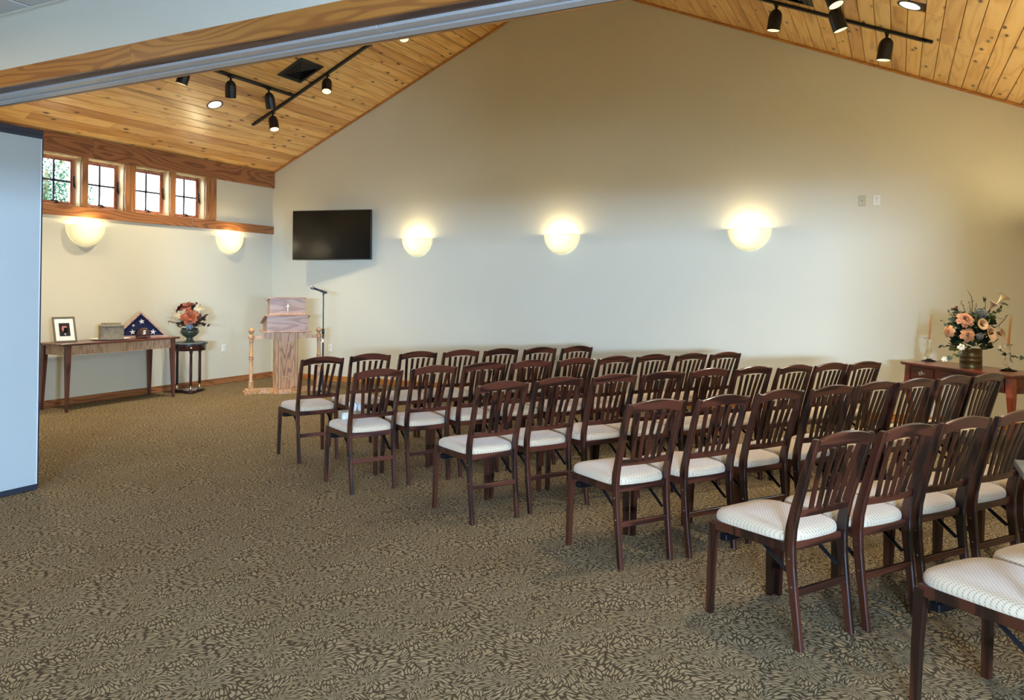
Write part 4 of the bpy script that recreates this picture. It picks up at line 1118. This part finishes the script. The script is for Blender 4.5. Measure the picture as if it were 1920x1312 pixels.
candlestick((.905, 8.42, CT), 'clear crystal candlestick at the right end of the console table, by the frame edge', (.09, 0), 'tan taper candle right of the rose bouquet, near the frame edge')

fb = thing('rose_bouquet', 'large bouquet of peach roses, calla lilies and ivy in a brass pot', 'flowers', (.627, 8.672, CT))
MB().lathe([(0, 0), (.095, 0), (.097, .01), (.094, .018), (.096, .03), (.096, .06), (.100, .065), (.096, .07), (.096, .10), (.100, .105), (.096, .11), (.097, .165), (.104, .172), (.104, .178), (.092, .178), (.09, .14), (0, .14)], 36).ob('pot', plain('dull_brass_pot', (104, 88, 52), .35, .7), fb)
KX = .00515   # metres per photo pixel there
def Q(px_, py_, y=0.0): return W((px_-1822)*KX, y, (690-py_)*KX)
peach = plain('peach_petal', (190, 136, 94), .6, var=.12); peach2 = plain('dusty_peach_petal', (180, 122, 88), .6, var=.15); mauve = plain('mauve_petal', (150, 96, 84), .6, var=.15)
ivoryp = plain('ivory_petal', (238, 222, 176), .6); tan = plain('tan_calla', (196, 156, 124), .6, var=.1); grey = plain('grey_lilac_petal', (150, 150, 146), .7); whitep = plain('white_petal', (240, 236, 214), .6)
rose(fb, Q(1797, 600, -.13), W(-.15, -.8, .55), .072, peach2, 1); rose(fb, Q(1798, 628, -.16), W(-.15, -.95, .25), .060, peach, 2); rose(fb, Q(1806, 624, -.13), W(.3, -.9, .25), .05, peach, 3)
rose(fb, Q(1771, 622, -.09), W(-.8, -.5, .2), .052, peach, 4); rose(fb, Q(1790, 580, -.05), W(-.35, -.2, .9), .040, mauve, 5, False)
calla(fb, Q(1828, 608, -.14), W(.15, -.85, .35), .058, tan, .5); calla(fb, Q(1842, 623, -.14), W(.2, -.95, .15), .056, tan, 1.5); calla(fb, Q(1868, 625, -.08), W(.7, -.7, .1), .055, tan, 2.2)
calla(fb, Q(1858, 572, -.05), W(.35, -.4, .75), .062, plain('pink_tan_calla', (214, 176, 156), .6), .3); calla(fb, Q(1880, 560, -.02), W(.5, -.3, .7), .062, ivoryp, 0)
pompon(fb, Q(1832, 589, -.08), .055, grey, 6, 90, .4); pompon(fb, Q(1822, 630, -.15), .035, grey, 7, 50, .5)
magnolia(fb, Q(1783, 650, -.18), W(-.1, -1, .1), .034, whitep, 8); magnolia(fb, Q(1762, 674, -.10), W(-.5, -.5, .3), .028, whitep, 9); magnolia(fb, Q(1857, 650, -.14), W(.3, -1, .1), .024, whitep, 10)
im = [leaf_mesh('leaf', IVY, leafM[0]), leaf_mesh('leaf', IVY, leafM[1]), leaf_mesh('leaf', OVAL, leafM[0]), leaf_mesh('leaf', OVAL, leafM[1]), leaf_mesh('leaf', IVY, leafM[2]), leaf_mesh('leaf', OVAL, leafM[2])]
rg = random.Random(5)
cen = Vector((0, 0, .30))
for i in range(285):
    a = rg.uniform(0, 2*pi); el = rg.uniform(-.45, 1.2); rr_ = rg.uniform(.08, .235)
    p = W(rr_*cos(a)*cos(el*.7)*1.1+.01, rr_*sin(a)*cos(el*.7)*.75, .30+.26*sin(el)*rr_/.2)
    put_leaf(fb, im[(0, 2, 0, 1, 3, 0, 2, 4)[i % 8]], p, W(cos(a), sin(a), el*.6), rg.uniform(.055, .10), rg)
tw = MB()
def spray(pts, n, s, mi, jit=.012):
    P_ = [Q(*p) for p in pts]; tw.tube(P_, [.0035]*(len(P_)-1)+[.0012], 5)
    for k in range(n):
        f_ = (k+.6)/n*(len(P_)-1); i = min(int(f_), len(P_)-2); p = P_[i].lerp(P_[i+1], f_-i)
        d = (P_[i+1]-P_[i]).normalized()+W(rg.uniform(-1, 1), rg.uniform(-1, .2), rg.uniform(-.6, .8))
        put_leaf(fb, im[mi[k % len(mi)]], p+Vector((rg.uniform(-jit, jit), rg.uniform(-jit, jit), rg.uniform(-jit, jit))), d, s*rg.uniform(.75, 1.2), rg)
spray([(1805, 625, -.05), (1785, 600, -.08), (1768, 582, -.1)], 9, .035, [1, 4, 3]); spray([(1800, 640, -.05), (1775, 620, -.08), (1757, 600, -.1)], 8, .035, [1, 3])
spray([(1822, 600, 0), (1826, 575, 0), (1824, 558, 0), (1816, 545, 0)], 3, .02, [3]); spray([(1840, 610, -.03), (1846, 585, -.03), (1848, 555, -.02)], 4, .06, [2, 0])
spray([(1850, 620, -.03), (1870, 612, -.03), (1882, 600, -.03), (1890, 590, -.03)], 4, .06, [0, 2]); spray([(1845, 620, 0), (1868, 590, 0), (1882, 572, 0), (1892, 572, 0)], 7, .05, [0, 2, 1])
spray([(1860, 655, -.1), (1876, 663, -.12), (1890, 668, -.12), (1904, 670, -.12)], 7, .048, [0, 1]); spray([(1800, 650, -.1), (1775, 648, -.12), (1757, 650, -.12), (1746, 652, -.12)], 9, .045, [0, 1, 2])
spray([(1800, 660, -.12), (1782, 664, -.14), (1765, 668, -.14)], 6, .05, [4, 5, 1]); spray([(1810, 610, .0), (1812, 585, .0), (1806, 565, .02)], 14, .018, [5, 3]); spray([(1815, 610, .0), (1822, 585, .0), (1822, 565, .02)], 14, .018, [5, 3]); spray([(1818, 610, .0), (1830, 588, .0), (1836, 568, .02)], 12, .018, [5, 3])
tw.ob('stems', twigM, fb)['kind'] = 'stuff'

# ------------------------------------------------------------------ lectern
lc = thing('lectern', 'honey oak lectern with turned ball posts, slanted box and small cross', 'lectern', (-7.93, 8.55, 0), radians(52))
# local x: across (left->right in the photo), -y faces the audience
lo, lh = MT['lect'], MT['lecth']
def platform(g, z0, z1):
    pts = []
    N = 28
    front = []
    for i in range(N+1):
        u = -1+2*i/N; x = u*(.555+g)
        # bulging centre, concave flanks, rounded ends
        y = -.13-.10*math.exp(-(u/.34)**4)+.05*math.exp(-((abs(u)-.62)/.22)**2)
        front.append((x, y-g*.8))
    back = [((.555+g), .14+g*.8), (-(.555+g), .14+g*.8)]
    return front+back
MB().prism(platform(0.02, 0, .03), 0, .028).ob('base_tier', lo, lc)
MB().prism(platform(-.005, .03, .055), .028, .056).ob('base_tier', lo, lc)
def newel(x, y):
    pr = [(.036, .056), (.036, .175), (.028, .18), (.0265, .185), (.027, .47), (.0245, .475), (.034, .485), (.036, .495), (.030, .503), (.024, .508), (.030, .515), (.036, .522), (.034, .533), (.0265, .54), (.026, .72), (.032, .725), (.036, .735), (.030, .745), (.027, .755), (.030, .765)]
    o_ = MB().lathe(pr, 20, mat=Matrix.Translation((x, y, 0))).ob('newel_post', lo, lc)
    MB().lathe([(.030, .765), (.042, .775), (.043, .81), (.036, .825), (.02, .835), (.018, .84)], 8, mat=Matrix.Translation((x, y, 0)), smooth=False).ob('post_block', lo, o_)
    MB().lathe([(.016, .84), (.02, .843)]+[(.042*cos(a), .884+.042*sin(a)) for a in [-1.1+.2*k for k in range(13)]]+[(0, .926)], 20, mat=Matrix.Translation((x, y, 0))).ob('ball_finial', lo, o_)
newel(-.475, .0); newel(.475, .0)
# centre column with fluting
MB().box((-.155, -.09, .056), (.155, .09, .86), bev=.004).ob('column_core', lo, lc)
for x_ in (-.135, -.098, .098, .135): MB().box((x_-.012, -.114, .056), (x_+.012, -.09, .86), bev=.005).ob('pilaster', lo, lc)
for s in (-1, 1):
    for y_ in (-.06, 0, .06): MB().box((s*.155, y_-.018, .056), (s*.166, y_+.018, .86), bev=.004).ob('pilaster', lo, lc)
MB().box((-.068, -.094, .06), (.068, -.0905, .86), bev=.001).ob('centre_panel', MT['lectd'], lc)
for z_ in (.225, .70): MB().box((-.072, -.106, z_-.008), (.072, -.090, z_+.008), bev=.002).ob('panel_moulding', lo, lc)
# rail with curved brackets
rl = MB()
for s in (-1, 1):
    pts = [(s*.155, .765), (s*.445, .765), (s*.445, .805), (s*.37, .808), (s*.33, .818), (s*.295, .838), (s*.275, .862), (s*.155, .862)]
    rl.add([(x_, -.014, z_) for x_, z_ in pts]+[(x_, .014, z_) for x_, z_ in pts], [tuple(range(8)), tuple(range(8, 16))]+[(i, (i+1) % 8, 8+(i+1) % 8, 8+i) for i in range(8)])
rl.ob('rail', lo, lc)
def slant_box(x0, x1, yf, yb, z0, zf, zb, lip, m, name):
    MB().add([(x0, yf, z0), (x1, yf, z0), (x1, yb, z0), (x0, yb, z0), (x0, yf, zf), (x1, yf, zf), (x1, yb, zb), (x0, yb, zb)], [(0,1,2,3),(4,5,6,7),(0,1,5,4),(1,2,6,5),(2,3,7,6),(3,0,4,7)]).ob(name, m, lc)
    d = Vector((0, yb-yf, zb-zf)).normalized(); nrm = Vector((0, -d.z, d.y)); L = (Vector((0, yb, zb))-Vector((0, yf, zf))).length
    A = Vector((0, yf, zf))-d*lip*.5; B = Vector((0, yb, zb))+d*lip
    q = []
    for X in (x0-lip*.6, x1+lip*.6):
        for p in (A, B, B+nrm*.018, A+nrm*.018): q.append((X, p.y, p.z))
    MB().add(q, [(0,1,2,3),(4,5,6,7),(0,1,5,4),(1,2,6,5),(2,3,7,6),(3,0,4,7)]).ob('slanted_top', lh, lc)
MB().box((-.33, -.19, .862), (.33, .30, .880), bev=.006).ob('shelf_board', lh, lc)
slant_box(-.285, .285, -.165, .25, .880, 1.095, .99, .06, lh, 'box_body')
slant_box(-.245, .245, -.15, .10, 1.105, 1.345, 1.31, .03, lh, 'upper_box')
MB().box((-.25, -.158, 1.112), (.25, -.150, 1.135), bev=.003).ob('upper_moulding', lo, lc)
cr = MB().box((-.007, -.160, 1.165), (.007, -.151, 1.275), bev=.002); cr.box((-.026, -.160, 1.225), (.026, -.151, 1.24), bev=.002)
cr.ob('cross', MT['brass'], lc)

# microphone stand
ms = thing('microphone_stand', 'black microphone stand with a round base beside the lectern', 'microphone stand', (-7.36, 8.69, 0))
MB().lathe([(0, 0), (.13, 0), (.135, .01), (.125, .022), (.04, .035), (.02, .05), (.016, .06)], 32).ob('base', MT['black'], ms)
MB().tube([(0, 0, .05), (0, 0, .86)], .0125, 12).ob('lower_pole', MT['black'], ms)
MB().lathe([(.013, .84), (.018, .845), (.018, .91), (.013, .915)], 16).ob('clutch', MT['black'], ms)
MB().tube([(0, 0, .9), (0, 0, 1.42)], .0085, 12).ob('upper_pole', MT['black'], ms)
MB().lathe([(.0125, .72), (.0130, .722), (.0130, .77), (.0125, .772)], 12).ob('label_band', MT['white'], ms)
dm = W(-.92, -.2, .34).normalized()
hp = Vector((0, 0, 1.445))
MB().tube([(0, 0, 1.40), (0, 0, 1.43), hp], [.014, .012, .013], 8).ob('clip_joint', MT['black'], ms)
MB().tube([hp-dm*.045, hp+dm*.02, hp+dm*.05], [.017, .018, .017], 10).ob('clip', MT['black'], ms)
mc = thing('microphone', 'black handheld microphone clipped on the stand', 'microphone', (-7.36, 8.69, 1.445))
MB().tube([-dm*.055, dm*.02, dm*.13, dm*.145], [.010, .013, .0155, .019], 14).ob('body', MT['black'], mc)
MB().tube([dm*.143, dm*.15, dm*.165, dm*.185, dm*.195], [.019, .024, .026, .021, .008], 14).ob('grille', plain('silver_mesh', (130, 128, 124), .4, .6), mc)
